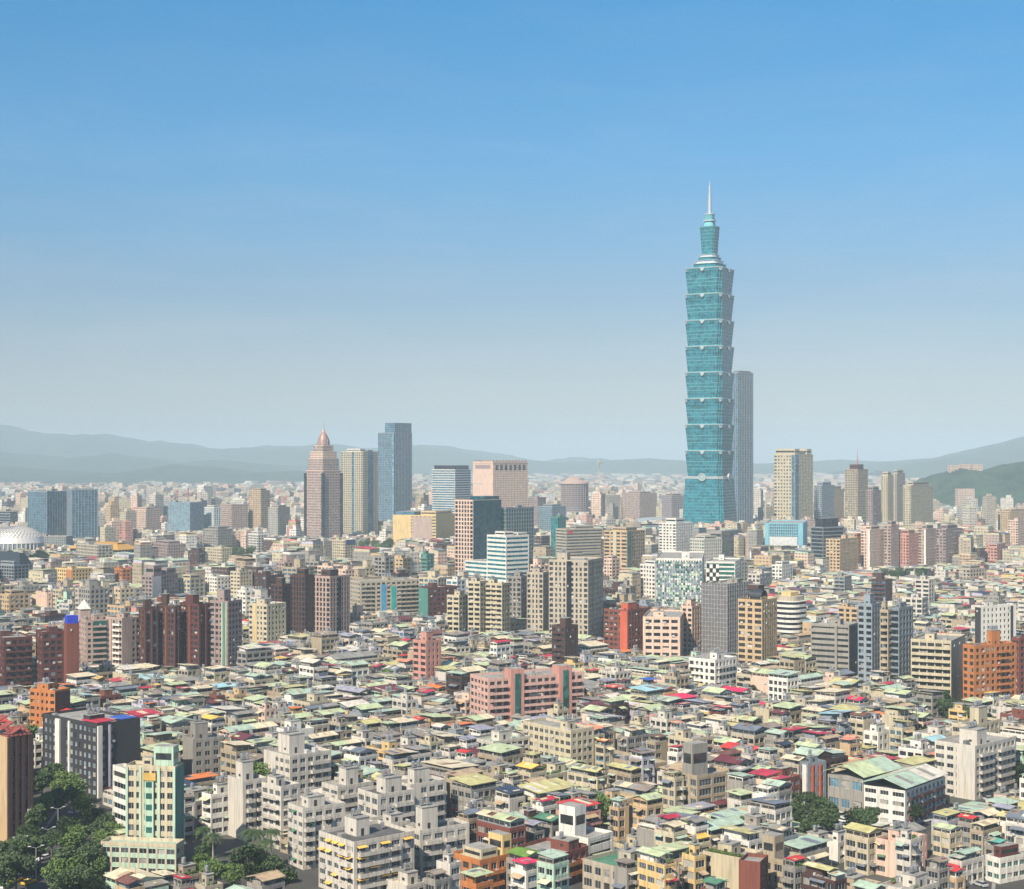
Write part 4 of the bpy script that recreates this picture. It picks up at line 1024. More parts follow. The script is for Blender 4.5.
def round_tower():
    D = 3000.0; X = (575 - CX) * D / F; n = 28; t = Thing(); zt = H - (484 - YH) * D / F
    w = t.part('wall'); g = t.part('glazing'); q = lambda r, z: [(r * cos(2 * pi * i / n), r * sin(2 * pi * i / n), z) for i in range(n)]
    g.loft([q(38, 0), q(26, 30), q(26, zt)], G('grey'))
    for i in range(int(zt / 4)):
        z = i * 4; r = 38.4 - 12 * min(1, z / 30); w.loft([q(r, z), q(r - .3 if z < 30 else r, z + 1.9)], wall('purple'))
    for i in range(n): w.box(26.2 * cos(2 * pi * i / n) - .6, 26.2 * sin(2 * pi * i / n) - .6, 30, 26.2 * cos(2 * pi * i / n) + .6, 26.2 * sin(2 * pi * i / n) + .6, zt, wall('purple'))
    r = t.part('roof'); r.loft([q(28, zt), q(27, zt + 3), q(18, zt + 7), q(17, zt + 11), q(2, zt + 14)], wall('mauve'))
    tag(t.place('round_tower', X, D + 26, 0), 'round purple grey tower with flared skirt right of the pink hotel', 'office tower'); register(corners(X - 40, D - 14, 0, 80, 80)); HAND.append((556, 594, 515, D))
round_tower()
def arched_hall():
    D = 2250.0; X = (664 - CX) * D / F; t = Thing(); w, d = 64.0, 50.0; zt = H - (519 - YH) * D / F
    shell(t, w, d, zt - 9, dict(wall='grey', glass='skyblue', fh=6, sp=2, bl=8, br=6, pw=1), 1, RND)
    r = t.part('roof'); m = plain('zinc', (.42, .47, .48), .45, .2)
    for i in range(16):
        a0, a1 = pi * i / 16, pi * (i + 1) / 16; f = lambda a, o: (w / 2 - (w / 2 + 4) * cos(a), o, zt - 9 + 9 * sin(a) ** .8)
        p0, p1 = f(a0, -3), f(a1, -3); r.hexa([p0, p1, (p1[0], d + 3, p1[2]), (p0[0], d + 3, p0[2]), (p0[0], -3, p0[2] + .7), (p1[0], -3, p1[2] + .7), (p1[0], d + 3, p1[2] + .7), (p0[0], d + 3, p0[2] + .7)], m)
    tag(t.place('sports_hall', X - w / 2, D, .15), 'sports hall with a shallow arched zinc roof left of the skyscraper', 'sports hall'); register(corners(X - w / 2, D, .15, w, d)); HAND.append((640, 690, 530, D))
arched_hall()

# ------------------------------------------------------------------ middle distance blocks
tower('office_building', 'mosaic office block, pale teal front with scattered dark window slots', 'office building', 656, 702, 707, 560, 1150, 8, 612, 'the mosaic block',
      wall='paper', glass='green', fh=3.4, sp=1.0, bl=1.9, br=3, pw=.9, clut=True, big=True, extra=lambda t, R, L, h: [(lambda m, r: [m.box(-.3, j * L / 22 + .1, i * 1.7 + .2, -.1, j * L / 22 + L / 22 - .1, i * 1.7 + 1.6, r.choice([wall('mint'), G('green'), wall('paper'), G('pale'), wall('bluegrey'), G('pale')])) for i in range(int(h / 1.7)) for j in range(22)])(t.part('mosaic_panel'), random.Random(3))])
def checker(t, R, L, h):
    m = t.part('checker_panel'); n = int(h / 3.4)
    for i in range(n):
        for j in range(4): m.box(-.3, L * (.55 + j * .11), i * 3.4 + .1, -.08, L * (.55 + j * .11 + .1), i * 3.4 + 3.2, wall('paper') if (i + j) % 2 else G('ink'))
tower('office_building', 'office block of green glass bands with a black and white checker strip', 'office building', 706, 735, 741, 563, 1300, 14, 594, 'the checker block',
      wall='paper', glass='green', fh=3.4, sp=1.2, bl=0, br=0, pw=.7, extra=checker, clut=True, big=True)
def net(t, R, L, h):
    m = t.part('scaffold_net'); mm = plain('grey_net', (.14, .135, .145), .9)
    n = int(h / 2.6); lines = t.part('scaffold_tube')
    for i in range(n + 1): lines.box(-.55, -.55, i * 2.6, R + .55, -.42, i * 2.6 + .14, PVC); lines.box(-.55, -.42, i * 2.6, -.42, L + .5, i * 2.6 + .14, PVC)
    for i in range(int(L / 2) + 1): lines.box(-.56, i * 2 - .06, 0, -.43, i * 2 + .06, h + 1, PVC)
    for i in range(int(R / 2) + 1): lines.box(i * 2 - .06, -.56, 0, i * 2 + .06, -.43, h + 1, PVC)
    m.box(-.4, -.4, 0, R + .3, -.28, h + 1.2, mm); m.box(-.4, -.27, 0, -.28, L + .3, h + 1.2, mm)
tower('construction_block', 'grey apartment block wrapped in dark scaffolding net', 'building', 702, 727, 752, 586, 1000, 38, 652, 'the netted block', wall='concrete', glass='ink', fh=3.2, sp=1.0, bl=4, br=4, pw=1, extra=net)
def arch_crown(t, R, L, h):
    m = t.part('arched_crown')
    for (u, v, w_) in ((.02, .05, .42), (.5, .45, .46)):
        x0, y0 = u * R, v * L; ww, dd = R * w_, L * .5
        for i in range(10):
            a0, a1 = pi * i / 10, pi * (i + 1) / 10
            p = lambda a, y: (x0 + ww / 2 - ww / 2 * cos(a), y, h + 2.5 + 3.4 * sin(a))
            m.hexa([p(a0, y0), p(a1, y0), p(a1, y0 + dd), p(a0, y0 + dd), *[(q[0], q[1], q[2] + .3) for q in (p(a0, y0), p(a1, y0), p(a1, y0 + dd), p(a0, y0 + dd))]], plain('dark_dome', (.03, .035, .045), .5))
        m.box(x0, y0, h + .1, x0 + ww, y0 + .3, h + 2.6, wall('tan')); m.box(x0, y0 + dd - .3, h + .1, x0 + ww, y0 + dd, h + 2.6, wall('tan')); m.box(x0 + .4, y0 + .31, h + .1, x0 + ww - .4, y0 + dd - .31, h + 2.4, INTER)
tower('apartment_block', 'tan apartment block with paired windows and dark arched roof crowns', 'apartment block', 738, 762, 777, 602, 960, 35, 662, 'the tan arched block',
      wall='tan', glass='dark', fh=3.2, sp=1.3, bl=4, br=2.8, pw=1.5, clut=False, extra=arch_crown, pent=(.55, .95, .5, .95, 8, 'brown'))
def striped_round():
    D = 1020.0; X = (795 - CX) * D / F; t = Thing(); h = H - (602 - YH) * D / F; n = int(h / 3.3); fh = h / n
    def outline(o):
        R, L, r = 21.0, 18.0, 7.0; pts = []
        for (cx, cy_, a0) in ((r, r, pi), (R - r, r, 1.5 * pi), (R - r, L - r, 0), (r, L - r, .5 * pi)):
            for i in range(7): a = a0 + i / 6 * pi / 2; pts.append((cx + (r + o) * cos(a), cy_ + (r + o) * sin(a)))
        return pts
    g = t.part('glazing'); g.loft([[(x, y, 0) for x, y in outline(-.5)], [(x, y, h - .2) for x, y in outline(-.5)]], G('ink'))
    w = t.part('wall')
    for i in range(n + 1):
        z = i * fh; w.loft([[(x, y, max(0, z - .5)) for x, y in outline(0)], [(x, y, min(h, z + 1.1)) for x, y in outline(0)]], wall('paper'))
    p = t.part('roof'); p.loft([[(x, y, h) for x, y in outline(-2)], [(x, y, h + 3) for x, y in outline(-2)]], wall('stone')); p.box(5, 6, h + 3, 15, 13, h + 5.5, wall('yellow'))
    a = radians(40); tag(t.place('apartment_block', X, D, pi / 2 - a), 'rounded block of white and black bands with mustard roof box', 'apartment block'); register(corners(X, D, pi / 2 - a, 21, 18)); HAND.append((777, 813, 650, D)); REFS.append(('the striped round block', 795, 625, D, 777, 813, 597, 650))
striped_round()
tower('apartment_block', 'long grey slab with ribbon windows and dark right end wall', 'apartment block', 811, 849, 859, 627, 900, 30, 672, 'the ribbon window slab', wall='grey', glass='dark', fh=3.1, sp=1.7, bl=0, br=4, pw=1, strips=[('R', 0, 1, wall('dark'), .1), ('L', .3, .36, wall('concrete'), 1.0)], tanks=3)
tower('apartment_block', 'slate blue apartment block with a regular grid of square windows', 'apartment block', 858, 872, 881, 606, 890, 38, 680, 'the slate grid block', wall='bluegrey', glass='ink', fh=3.1, sp=1.3, bl=3.4, br=3.4, pw=1.4, tanks=2, big=True)
tower('apartment_block', 'pinkish tan apartment block with balconies between two slate grid blocks', 'apartment block', 880, 888, 893, 612, 872, 40, 682, None, wall='beige', glass='dark', fh=3.1, sp=1.4, bl=2.8, br=3, pw=1.2, bal=[('L', .1, .5)], big=True)
tower('apartment_block', 'slate apartment block with large square windows beside cream terraces', 'apartment block', 888, 899, 913, 610, 884, 42, 682, None, wall='slate', glass='ink', fh=3.1, sp=1.0, bl=3.2, br=3.6, pw=1.3, tanks=2)
tower('apartment_block', 'cream terraced apartment slab with continuous balconies left of the orange block', 'apartment block', 911, 951, 965, 643, 870, 28, 690, 'the cream terraced slab', wall='cream', glass='dark', fh=3.1, sp=1.5, bl=4, br=4, pw=.6, bal=[('L', .02, .96)], blank=[('R', 0, 1)], tanks=3)
tower('office_building', 'clean white office block with small dark square windows at right edge', 'office building', 975, 981, 1016, 608, 950, 62, 650, 'the square window block', wall='paper', glass='ink', fh=3.3, sp=1.6, bl=4, br=3.4, pw=1.9, strips=[('L', 0, 1, wall('dark'), .08), ('R', .84, .92, wall('dark'), .1)], tanks=0)
tower('apartment_block', 'bright orange tiled apartment block with stepped roof near right edge', 'apartment block', 963, 974, 1017, 648, 845, 60, 694, 'the orange tiled block', wall='orange', glass='dark', fh=3.1, sp=1.3, bl=3, br=3.4, pw=1.5, bal=[('R', .55, .8)], tanks=3, big=True)
tower('apartment_block', 'rust brown apartment block cut by the right edge behind the orange one', 'apartment block', 1013, 1019, 1040, 640, 880, 55, 690, None, wall='brick', glass='dark', fh=3.1, sp=1.3, bl=3, br=3.4, pw=1.4, strips=[('R', .3, .42, wall('paper'), .3)])
tower('apartment_block', 'tall grey concrete apartment tower with slot windows and planted roof', 'apartment block', 549, 588, 603, 562, 1060, 20, 636, 'the tall concrete tower', wall='stone', glass='dark', fh=3.2, sp=1.2, bl=2.7, br=3.2, pw=1.4, strips=[('L', .42, .55, G('ink'), .1), ('R', .3, .36, wall('concrete'), .3)], tanks=3, big=True)
tower('apartment_block', 'grey concrete block with slot windows left of the tall concrete tower', 'apartment block', 527, 543, 549, 574, 1110, 20, 630, None, wall='stone', glass='dark', fh=3.2, sp=1.2, bl=2.5, br=3, pw=1.3, tanks=2)
tower('apartment_block', 'narrower grey block with slot windows beside cream towers', 'apartment block', 508, 521, 528, 578, 1130, 22, 622, None, wall='concrete', glass='dark', fh=3.2, sp=1.2, bl=2.5, br=3, pw=1.2, tanks=1)
for (xl, xc, xr, yt, lb, rf) in ((447, 459, 469, 597, 'low pale apartment block with ribbon balconies, leftmost of the cream trio', None), (468, 480, 487, 583, 'cream apartment tower with green tinted balconies, middle of the cream trio', 'the cream trio'), (485, 502, 510, 585, 'cream apartment tower with dark right side, right of the cream trio', None)):
    tower('apartment_block', lb, 'apartment block', xl, xc, xr, yt, 1100, 30, 632, rf, group='cream apartment trio', wall='cream', glass='dark', fh=3.1, sp=1.5, bl=4.2, br=3.4, pw=1.1, bal=[('L', .1, .45), ('L', .55, .9)], tanks=2)
tower('office_building', 'low pale pink office block with four rows of dark windows', 'office building', 643, 680, 685, 619, 1000, 10, 655, 'the low pink office', wall='peach', glass='ink', fh=3.6, sp=1.9, bl=5.4, br=5, pw=1.2, blank=[('L', 0, .06), ('L', .93, 1)], tanks=2)
tower('apartment_block', 'orange red apartment block with a tall vermilion lift tower', 'apartment block', 604, 628, 650, 612, 1050, 38, 648, 'the vermilion block', wall='brick', glass='dark', fh=3.1, sp=1.4, bl=3.4, br=3.2, pw=1.2, strips=[('L', .0, .3, wall('vermilion'), .8)], extra=lambda t, R, L, h: stairhouse(t, .5, L * .02, R * .4, L * .28, h + .1, 5, wall('vermilion')))
tower('apartment_block', 'slim peach apartment block between pink office and the netted block', 'apartment block', 682, 692, 703, 608, 1010, 38, 648, None, wall='peach', glass='dark', fh=3.1, sp=1.3, bl=2.6, br=3, pw=1.2, big=True)
tower('apartment_block', 'narrow brown brick tower standing among low roofs', 'apartment block', 552, 565, 578, 628, 930, 42, 668, 'the brown brick tower', wall='brown', glass='dark', fh=3.0, sp=1.4, bl=3, br=2.6, pw=1.3, bal=[('L', .3, .7)], big=True)
tower('apartment_block', 'narrow salmon red tower with small windows standing among low roofs', 'apartment block', 413, 426, 441, 643, 870, 45, 680, 'the salmon tower', wall='rose', glass='dark', fh=3.0, sp=1.4, bl=3.4, br=3, pw=1.7, tanks=2, big=True)
for (xl, xc, xr, yt, D, lb, rf) in ((271, 282, 291, 586, 1130, 'dark brown ribbed apartment block, leftmost of three brown towers', None), (290, 305, 315, 577, 1110, 'tall dark brown ribbed apartment block, middle of three brown towers', None), (312, 330, 350, 578, 1085, 'broad brown ribbed apartment block, right one of three brown towers', 'the brown ribbed tower')):
    tower('apartment_block', lb, 'apartment block', xl, xc, xr, yt, D, 35, 632, rf, group='brown ribbed towers', wall='mauve' if D < 1100 else 'brown', glass='ink', fh=3.1, sp=.8, bl=2.6, br=2.6, pw=1.2, strips=[('R', .4, .55, G('ink'), .12)], pent=[(.1, .5, .1, .6, 5, 'brown')])
tower('apartment_block', 'pale yellow apartment block with many small windows left of brown towers', 'apartment block', 249, 267, 286, 606, 1030, 36, 642, 'the pale yellow block', wall='cream', glass='dark', fh=3.1, sp=1.5, bl=3, br=3.2, pw=1.5, strips=[('L', .6, .7, wall('yellow'), .3)], tanks=2)
SIGNB = plain('sign_blue', (.06, .30, .55), .5); SIGNT = plain('sign_teal', (.03, .38, .36), .5); SIGNP = plain('sign_pink', (.55, .12, .24), .5)
tower('apartment_block', 'long grey apartment slab with tall blue and teal banners', 'apartment block', 348, 360, 422, 583, 1120, 60, 616, 'the banner slab', wall='stone', glass='dark', fh=3.1, sp=1.5, bl=3.4, br=4, pw=1.3, bal=[('R', .05, .2), ('R', .62, .95)], tanks=4,
      panels=[('R', .34, .41, .22, .95, SIGNB), ('R', .34, .41, .05, .2, SIGNP), ('R', .5, .57, .1, .9, SIGNT)])
tower('apartment_block', 'dark red brick apartment block with a teal side wall', 'apartment block', 419, 428, 458, 589, 1150, 55, 620, None, wall='redbrown', glass='dark', fh=3.1, sp=1.4, bl=3, br=3.4, pw=1.2, strips=[('L', 0, 1, wall('teal'), .3)], tanks=2)
tower('apartment_block', 'small teal green block with hoarding above the banner slab', 'apartment block', 421, 427, 434, 555, 1420, 40, 575, None, wall='teal', glass='dark', fh=3.2, sp=1.9, bl=5, br=5, pw=1.6)
# brown and red-brown rows at left
left_rows = [(-8, 4, 32, 640, 838, 'redbrown', 'dark red brick slab with rooftop gardens at the left edge', None, 58), (36, 42, 64, 634, 850, 'redbrown', 'dark red brick block with orange roof edge beside the slab', None, 60),
             (64, 67, 79, 626, 842, 'brick', 'plain red brick end tower with a royal blue roof shed', 'the brick end tower', 60), (79, 86, 108, 622, 905, 'mauve', 'grey mauve block with a white pyramid cap on its corner turret', 'the pyramid turret block', 60),
             (106, 122, 141, 620, 915, 'mauve', 'mauve block with white balcony slots and dark brown side', None, 38), (139, 144, 158, 610, 925, 'brown', 'dark brown block with tall red brown fins, left of four', None, 55),
             (157, 174, 181, 608, 945, 'brown', 'dark brown block with tall red brown fins, second of four', 'the dark brown row', 45), (180, 198, 212, 606, 960, 'redbrown', 'dark brown block with tall red brown fins, third of four', None, 42),
             (210, 228, 242, 603, 985, 'purple', 'brown block with a bright teal window shaft at its right end', None, 30)]
for i, (xl, xc, xr, yt, D, wn_, lb, rf, a) in enumerate(left_rows):
    ex, kw = None, {}
    if 'blue roof' in lb:
        def ex(t, R, L, h):
            m = t.part('roof_shed'); m.box(.3, .3, h + .1, R - .3, min(L - .3, 7), h + 4.8, plain('royal_blue', (.02, .05, .55), .5))
    if 'pyramid' in lb:
        def ex(t, R, L, h):
            m = t.part('turret'); w = 4.6; m.box(-.4, L - w, h, w, L + .4, h + 6, wall('mauve')); c = (w / 2 - .2, L - w / 2 + .2)
            m.loft([[(-.9, L - w - .5, h + 6), (w + .5, L - w - .5, h + 6), (w + .5, L + .9, h + 6), (-.9, L + .9, h + 6)], [(c[0] - .1, c[1] - .1, h + 11), (c[0] + .1, c[1] - .1, h + 11), (c[0] + .1, c[1] + .1, h + 11), (c[0] - .1, c[1] + .1, h + 11)]], wall('paper'))
        kw = dict(strips=[('R', .35, .98, G('green'), .1)], bal=[('R', .3, .9)])
    if 'fins' in lb: kw = dict(strips=[('R', .0, .12, wall('redbrown'), .9), ('R', .5, .58, wall('redbrown'), .9), ('L', .4, .5, wall('brick'), .5)])
    if 'teal window shaft' in lb: kw = dict(strips=[('L', .05, .35, wall('cream'), .4), ('L', .12, .27, wall('teal'), .6)])
    if 'rooftop gardens' in lb: kw = dict(bal=[('R', .1, .3), ('R', .4, .6), ('R', .7, .95)])
    if 'end tower' in lb: kw = dict(blank=[('L', 0, 1), ('R', .1, 1)])
    if 'balcony slots' in lb: kw = dict(strips=[('L', .62, 1.0, wall('mauve'), .5)], blank=[('R', 0, .55)], bal=[('L', .05, .5)], balwall='paper')
    tower('apartment_block', lb, 'apartment block', xl, xc, xr, yt, D, a, 685 if i < 3 else 665, rf, wall=wn_, glass='dark', fh=3.05, sp=1.3, bl=2.8, br=2.8, pw=1.0, extra=ex, tanks=3, big=(i > 4), **kw)
# pink terrace of flats in the middle of the low roofs
for z_ in ((354, 394, 551, 1930), (226, 252, 558, 1780), (2, 48, 562, 1720), (786, 814, 553, 1850), (876, 938, 580, 1480), (930, 996, 722, 690), (160, 205, 678, 830), (528, 552, 655, 900), (798, 850, 836, 505), (905, 965, 812, 520), (942, 985, 886, 446), (200, 285, 872, 455), (30, 100, 866, 470), (745, 768, 698, 760)): HAND.append(z_)   # trees, car park and streets that stay open to view
def pink_core(t, R, L, h):
    for f in (.22, .72):
        m = t.part('stair_tower'); m.box(f * R, -1.4, 0, f * R + 6.4, 5, h + 4.5, wall('rose'), CONC)
        q = t.part('glass_strip'); q.box(f * R + 1.9, -1.7, 2, f * R + 4.5, -1.35, h + 2.5, G('green'))
tower('apartment_block', 'long pink terrace of flats with two green glazed stair towers', 'apartment block', 456, 488, 584, 681, 745, 62, 716, 'the pink terrace', wall='pink', glass='dark', fh=3.1, sp=1.4, bl=3.2, br=3.4, pw=1.0, bal=[('R', .02, .2), ('R', .36, .5), ('R', .54, .7), ('R', .84, .98)], tanks=5, extra=pink_core, mR=70, mL=17)
tower('apartment_block', 'small white apartment block with green roof shed left of the tan arched block', 'apartment block', 689, 715, 737, 662, 860, 42, 684, None, wall='paper', glass='dark', fh=3.1, sp=1.4, bl=3, br=3, pw=1.2, bal=[('L', .5, .95), ('R', .1, .9)], tanks=3)

# ------------------------------------------------------------------ foreground blocks
def redtop(t, R, L, h):
    m = t.part('tiled_roof')
    for i in range(6):
        y0, y1 = L * i / 6, L * (i + 1) / 6 - .6; z = h + .2 + (i % 3) * 1.4
        m.hexa([(-.5, y0, z), (R * .55, y0, z + 2.2), (R * .55, y1, z + 2.2), (-.5, y1, z), (-.5, y0, z + .3), (R * .55, y0, z + 2.5), (R * .55, y1, z + 2.5), (-.5, y1, z + .3)], TILE)
    for i in range(5): m.hexa([(R * i / 5 + .3, -.5, h + .3), (R * i / 5 + R / 6, -.5, h + .3), (R * i / 5 + R / 6, 4, h + 2.6), (R * i / 5 + .3, 4, h + 2.6), (R * i / 5 + .3, -.5, h + .6), (R * i / 5 + R / 6, -.5, h + .6), (R * i / 5 + R / 6, 4, h + 2.9), (R * i / 5 + .3, 4, h + 2.9)], TILE)
tower('apartment_block', 'tall brown ribbed block with red tiled roof at the lower left edge', 'apartment block', -30, 9, 31, 738, 485, 45, 842, 'the brown corner block', wall='brown', glass='ink', fh=3.2, sp=.5, bl=6, br=2.2, pw=1.0, proud=.5, strips=[('L', 0, 1, wall('tan'), .7)], blank=[('L', 0, 1)], extra=redtop, clut=False, cool=.05, mx=34)
tower('apartment_block', 'dark slate apartment block with white window frames and pale corner column', 'apartment block', 43, 97, 140, 727, 552, 42, 792, 'the dark slate block', wall='dark', glass='pale', fh=3.1, sp=1.4, bl=2.9, br=3.1, pw=1.2, tanks=3,
      blank=[('R', .45, 1), ('L', .6, .72)], strips=[('L', .66, .74, wall('paper'), .7), ('L', .48, .51, wall('paper'), .5), ('R', .0, .1, wall('paper'), .8), ('R', .26, .30, wall('lilac'), .6)], extra=lambda t, R, L, h: [t.part('roof_canopy').box(.5, .5, h + 1.2, R * .45, L * .3, h + 1.5, sheet('crimson')), t.part('roof_canopy').box(R * .6, .5, h + 1.2, R * .95, L * .25, h + 1.5, sheet('blue'))])
def green_front(t, R, L, h):
    m = t.part('green_column'); g = wall('mint')
    for f in (.0, .31, .69, .965): m.box(-.4, f * L - .2, 0, -.08, f * L + L * .035, h + .6, wall('mint'))
    b = t.part('centre_bay'); b.box(-.8, L * .42, 6, -.1, L * .60, h - 3.5, wall('mint'), wall('mint')); [b.box(-.9, L * .45, 7 + i * 3.3, -.78, L * .57, 8.6 + i * 3.3, G('green')) for i in range(int((h - 12) / 3.3) + 1)]
    s = t.part('sign'); s.box(-.6, L * .38, h - 3.2, -.3, L * .64, h - 1.0, plain('sign_gold', (.55, .36, .10), .5))
    y = t.part('side_panel'); y.box(.1, -.35, 0, R, -.09, h + .4, wall('teal'))
tower('apartment_block', 'pale green and cream hotel like block with teal side and gold sign', 'apartment block', 126, 175, 183, 770, 457, 9, 862, 'the pale green block', wall='cream', glass='dark', fh=3.3, sp=1.4, bl=2.4, br=3.4, pw=.8, extra=green_front, cool=.02, tanks=0, pent=[(.1, .75, .05, .45, 6.5, 'mint'), (.2, .6, .5, .7, 3, 'cream')])
tower('apartment_block', 'white and black ribbon windowed block tucked left of the pale green block', 'apartment block', 113, 127, 133, 773, 482, 50, 826, None, wall='paper', glass='ink', fh=3.2, sp=1.6, bl=0, br=0, pw=.8, tanks=1, clut=False)
tower('shop_building', 'low cream podium with green pillars under the pale green block', 'shop', 101, 176, 184, 848, 446, 9, 868, None, wall='cream', glass='dark', fh=3.4, sp=1.3, bl=2.8, br=3, pw=.6, cool=0, clut=False, roofm=sheet('mint'), mR=9.5, band='mint')
tower('apartment_block', 'orange tiled block with a brown right side behind the dark slate block', 'apartment block', 30, 55, 70, 693, 645, 28, 728, 'the small orange block', wall='orange', glass='dark', fh=3.1, sp=1.6, bl=2.6, br=3, pw=1.4, blank=[('R', 0, .5)], strips=[('R', 0, 1, wall('brown'), .09)], tanks=2)
tower('apartment_block', 'grey stone block with arched upper windows and a stair tower', 'apartment block', 183, 193, 222, 742, 570, 56, 778, 'the grey stone block', wall='concrete', glass='dark', fh=3.3, sp=1.5, bl=4, br=3, pw=1.3, blank=[('L', 0, 1)], tanks=2, big=True)
# white complex, lower left of centre
WC = dict(wall='white', glass='grey', fh=3.05, sp=1.5, pw=1.0, cool=.1)
WG = 'white apartment complex'
tower('apartment_block', 'white block with a blank left gable, leftmost wing of white complex', 'apartment block', 228, 243, 267, 784, 490, 52, 850, 'the white gable block', group=WG, bl=4, br=3.2, blank=[('L', 0, 1)], bal=[('R', .15, .45), ('R', .55, .95)], tanks=2, big=True, mx=22, **WC)
tower('apartment_block', 'white block with curved looking balconies, second wing of white complex', 'apartment block', 262, 281, 300, 790, 478, 45, 870, None, group=WG, bl=3.2, br=3.2, bal=[('L', .1, .48), ('L', .52, .92), ('R', .1, .5)], tanks=2, railed=True, **WC)
tower('apartment_block', 'tall white slab with roof parapets at the back of white complex', 'apartment block', 264, 290, 331, 759, 545, 48, 800, None, group=WG, bl=3.4, br=3.4, blank=[('L', .55, 1)], bal=[('R', .5, .95)], tanks=3, big=True, **WC)
tower('apartment_block', 'white block with glazed green balconies, front centre of white complex', 'apartment block', 288, 303, 345, 812, 455, 55, 880, None, group=WG, bl=3.2, br=3.4, bal=[('R', .02, .24), ('R', .46, .62)], tanks=1, awn=.15, **WC)
tower('apartment_block', 'low white block with yellow awnings, nearest of white complex', 'apartment block', 319, 354, 414, 846, 424, 50, 889, 'the nearest white block', group=WG, bl=3.4, br=3.6, bal=[('L', .08, .35), ('R', .06, .3), ('R', .3, .55), ('R', .58, .74)], tanks=3, big=True, awn=.3, awncol='yellow', roofm=CONCD, mx=38, **WC)
tower('apartment_block', 'white block with dark roof beds behind the nearest white one', 'apartment block', 358, 378, 414, 798, 475, 52, 842, None, group=WG, bl=3.4, br=3.4, bal=[('R', .45, .95)], tanks=2, big=True, roofm=CONCD, **WC)
tower('apartment_block', 'white block with tall lift tower at right end of white complex', 'apartment block', 406, 420, 469, 834, 447, 56, 885, None, group=WG, bl=3.4, br=3.6, bal=[('R', .1, .4), ('R', .5, .7)], tanks=2, big=True, roofm=CONCD, awn=.1, **WC)
tower('apartment_block', 'white link wing between the two rear blocks of white complex', 'apartment block', 322, 338, 372, 790, 500, 50, 842, None, group=WG, bl=3.4, br=3.4, bal=[('R', .1, .5), ('L', .2, .8)], tanks=2, big=True, **WC)
tower('apartment_block', 'low white link wing with dark roof right of the link wing', 'apartment block', 366, 384, 410, 828, 452, 52, 846, None, group=WG, bl=3.2, br=3.2, bal=[('R', .2, .8)], tanks=1, roofm=CONCD, **WC)
tower('apartment_block', 'white lift tower block with sloping cap behind right end of white complex', 'apartment block', 396, 410, 446, 788, 492, 52, 838, None, group=WG, bl=3.4, br=3.4, blank=[('R', 0, .3)], bal=[('R', .4, .9)], tanks=2, big=True, **WC)
# lower centre and right
tower('apartment_block', 'rust orange block with roof terraces at the bottom edge', 'apartment block', 452, 480, 516, 864, 424, 48, 889, 'the rust orange block', wall='orange', glass='dark', fh=3.1, sp=1.4, bl=3.2, br=3.2, pw=1.0, mx=40, bal=[('R', .1, .6)], tanks=0, roofm=sheet('palegreen'), pent=[(.15, .6, .15, .8, 3, 'cream'), (.7, .95, .1, .6, 6, 'yellow')])
tower('apartment_block', 'brown brick block with mint roof rooms at the bottom edge', 'apartment block', 512, 554, 588, 860, 434, 40, 889, 'the brown brick block', wall='brick', glass='dark', fh=3.1, sp=1.4, bl=3.2, br=3.0, pw=1.1, bal=[('L', .1, .45), ('R', .2, .8)], balwall='orange', tanks=1)
tower('office_building', 'white block with thin dark window lines and a stair tower', 'office building', 556, 588, 613, 842, 452, 42, 868, 'the white lined block', wall='paper', glass='ink', fh=3.2, sp=2.1, bl=0, br=0, pw=.9, tanks=1, pent=[(.05, .5, .45, .95, 9, 'paper')])
tower('apartment_block', 'long cream five storey block with balconies and pale roof', 'apartment block', 523, 571, 594, 733, 655, 50, 757, 'the long cream block', wall='cream', glass='dark', fh=3.0, sp=1.4, bl=3, br=3.0, pw=.9, tanks=2, mx=48)
tower('apartment_block', 'long beige block with white window bays and olive roof addition', 'apartment block', 586, 645, 668, 768, 570, 52, 790, 'the long beige block', wall='beige', glass='dark', fh=3.1, sp=1.3, bl=3, br=3.0, pw=.9, tanks=1, mx=52)
tower('apartment_block', 'ochre block with plain gable and green roof sheets', 'apartment block', 600, 616, 634, 804, 500, 50, 838, 'the ochre gable block', wall='tan', glass='dark', fh=3.1, sp=1.4, bl=3, br=3.2, pw=1.0, blank=[('L', 0, .85)], bal=[('R', .1, .9)], tanks=0, roofm=sheet('mint'))
tower('apartment_block', 'grey white block with dark green roof at the bottom edge', 'apartment block', 583, 622, 664, 872, 425, 46, 889, None, wall='stone', glass='dark', fh=3.1, sp=1.5, bl=3.4, br=3.4, pw=1.1, tanks=1, bal=[('R', .1, .5)], roofm=sheet('green'))
tower('apartment_block', 'beige tower with square bays and a lattice roof tower', 'apartment block', 681, 697, 728, 779, 520, 54, 812, 'the beige bay tower', wall='beige', glass='grey', fh=3.3, sp=1.0, bl=4, br=6, pw=1.1, tanks=1, pent=[(.0, .5, .3, .9, 11, 'concrete')])
tower('apartment_block', 'cream block with planted roof garden and blank left wall', 'apartment block', 703, 742, 762, 862, 432, 40, 889, 'the roof garden block', wall='cream', glass='dark', fh=3.1, sp=1.5, bl=4, br=3.2, pw=1.1, blank=[('L', 0, .8)], tanks=1, roofm=CONC, extra=lambda t, R, L, h: [t.inst('rooftop_plant', plant_tub(random.Random(i)), (R * .12, L * (.1 + .11 * i), h + .12), pi / 2) for i in range(8)])
tower('apartment_block', 'pinkish tan block with a square stair tower and roof plants', 'apartment block', 762, 783, 802, 864, 436, 44, 889, None, wall='beige', glass='dark', fh=3.2, sp=1.4, bl=3, br=3.4, pw=1.2, tanks=0, pent=[(.0, .5, .4, 1.0, 7, 'beige')], bal=[('R', .2, .8)])
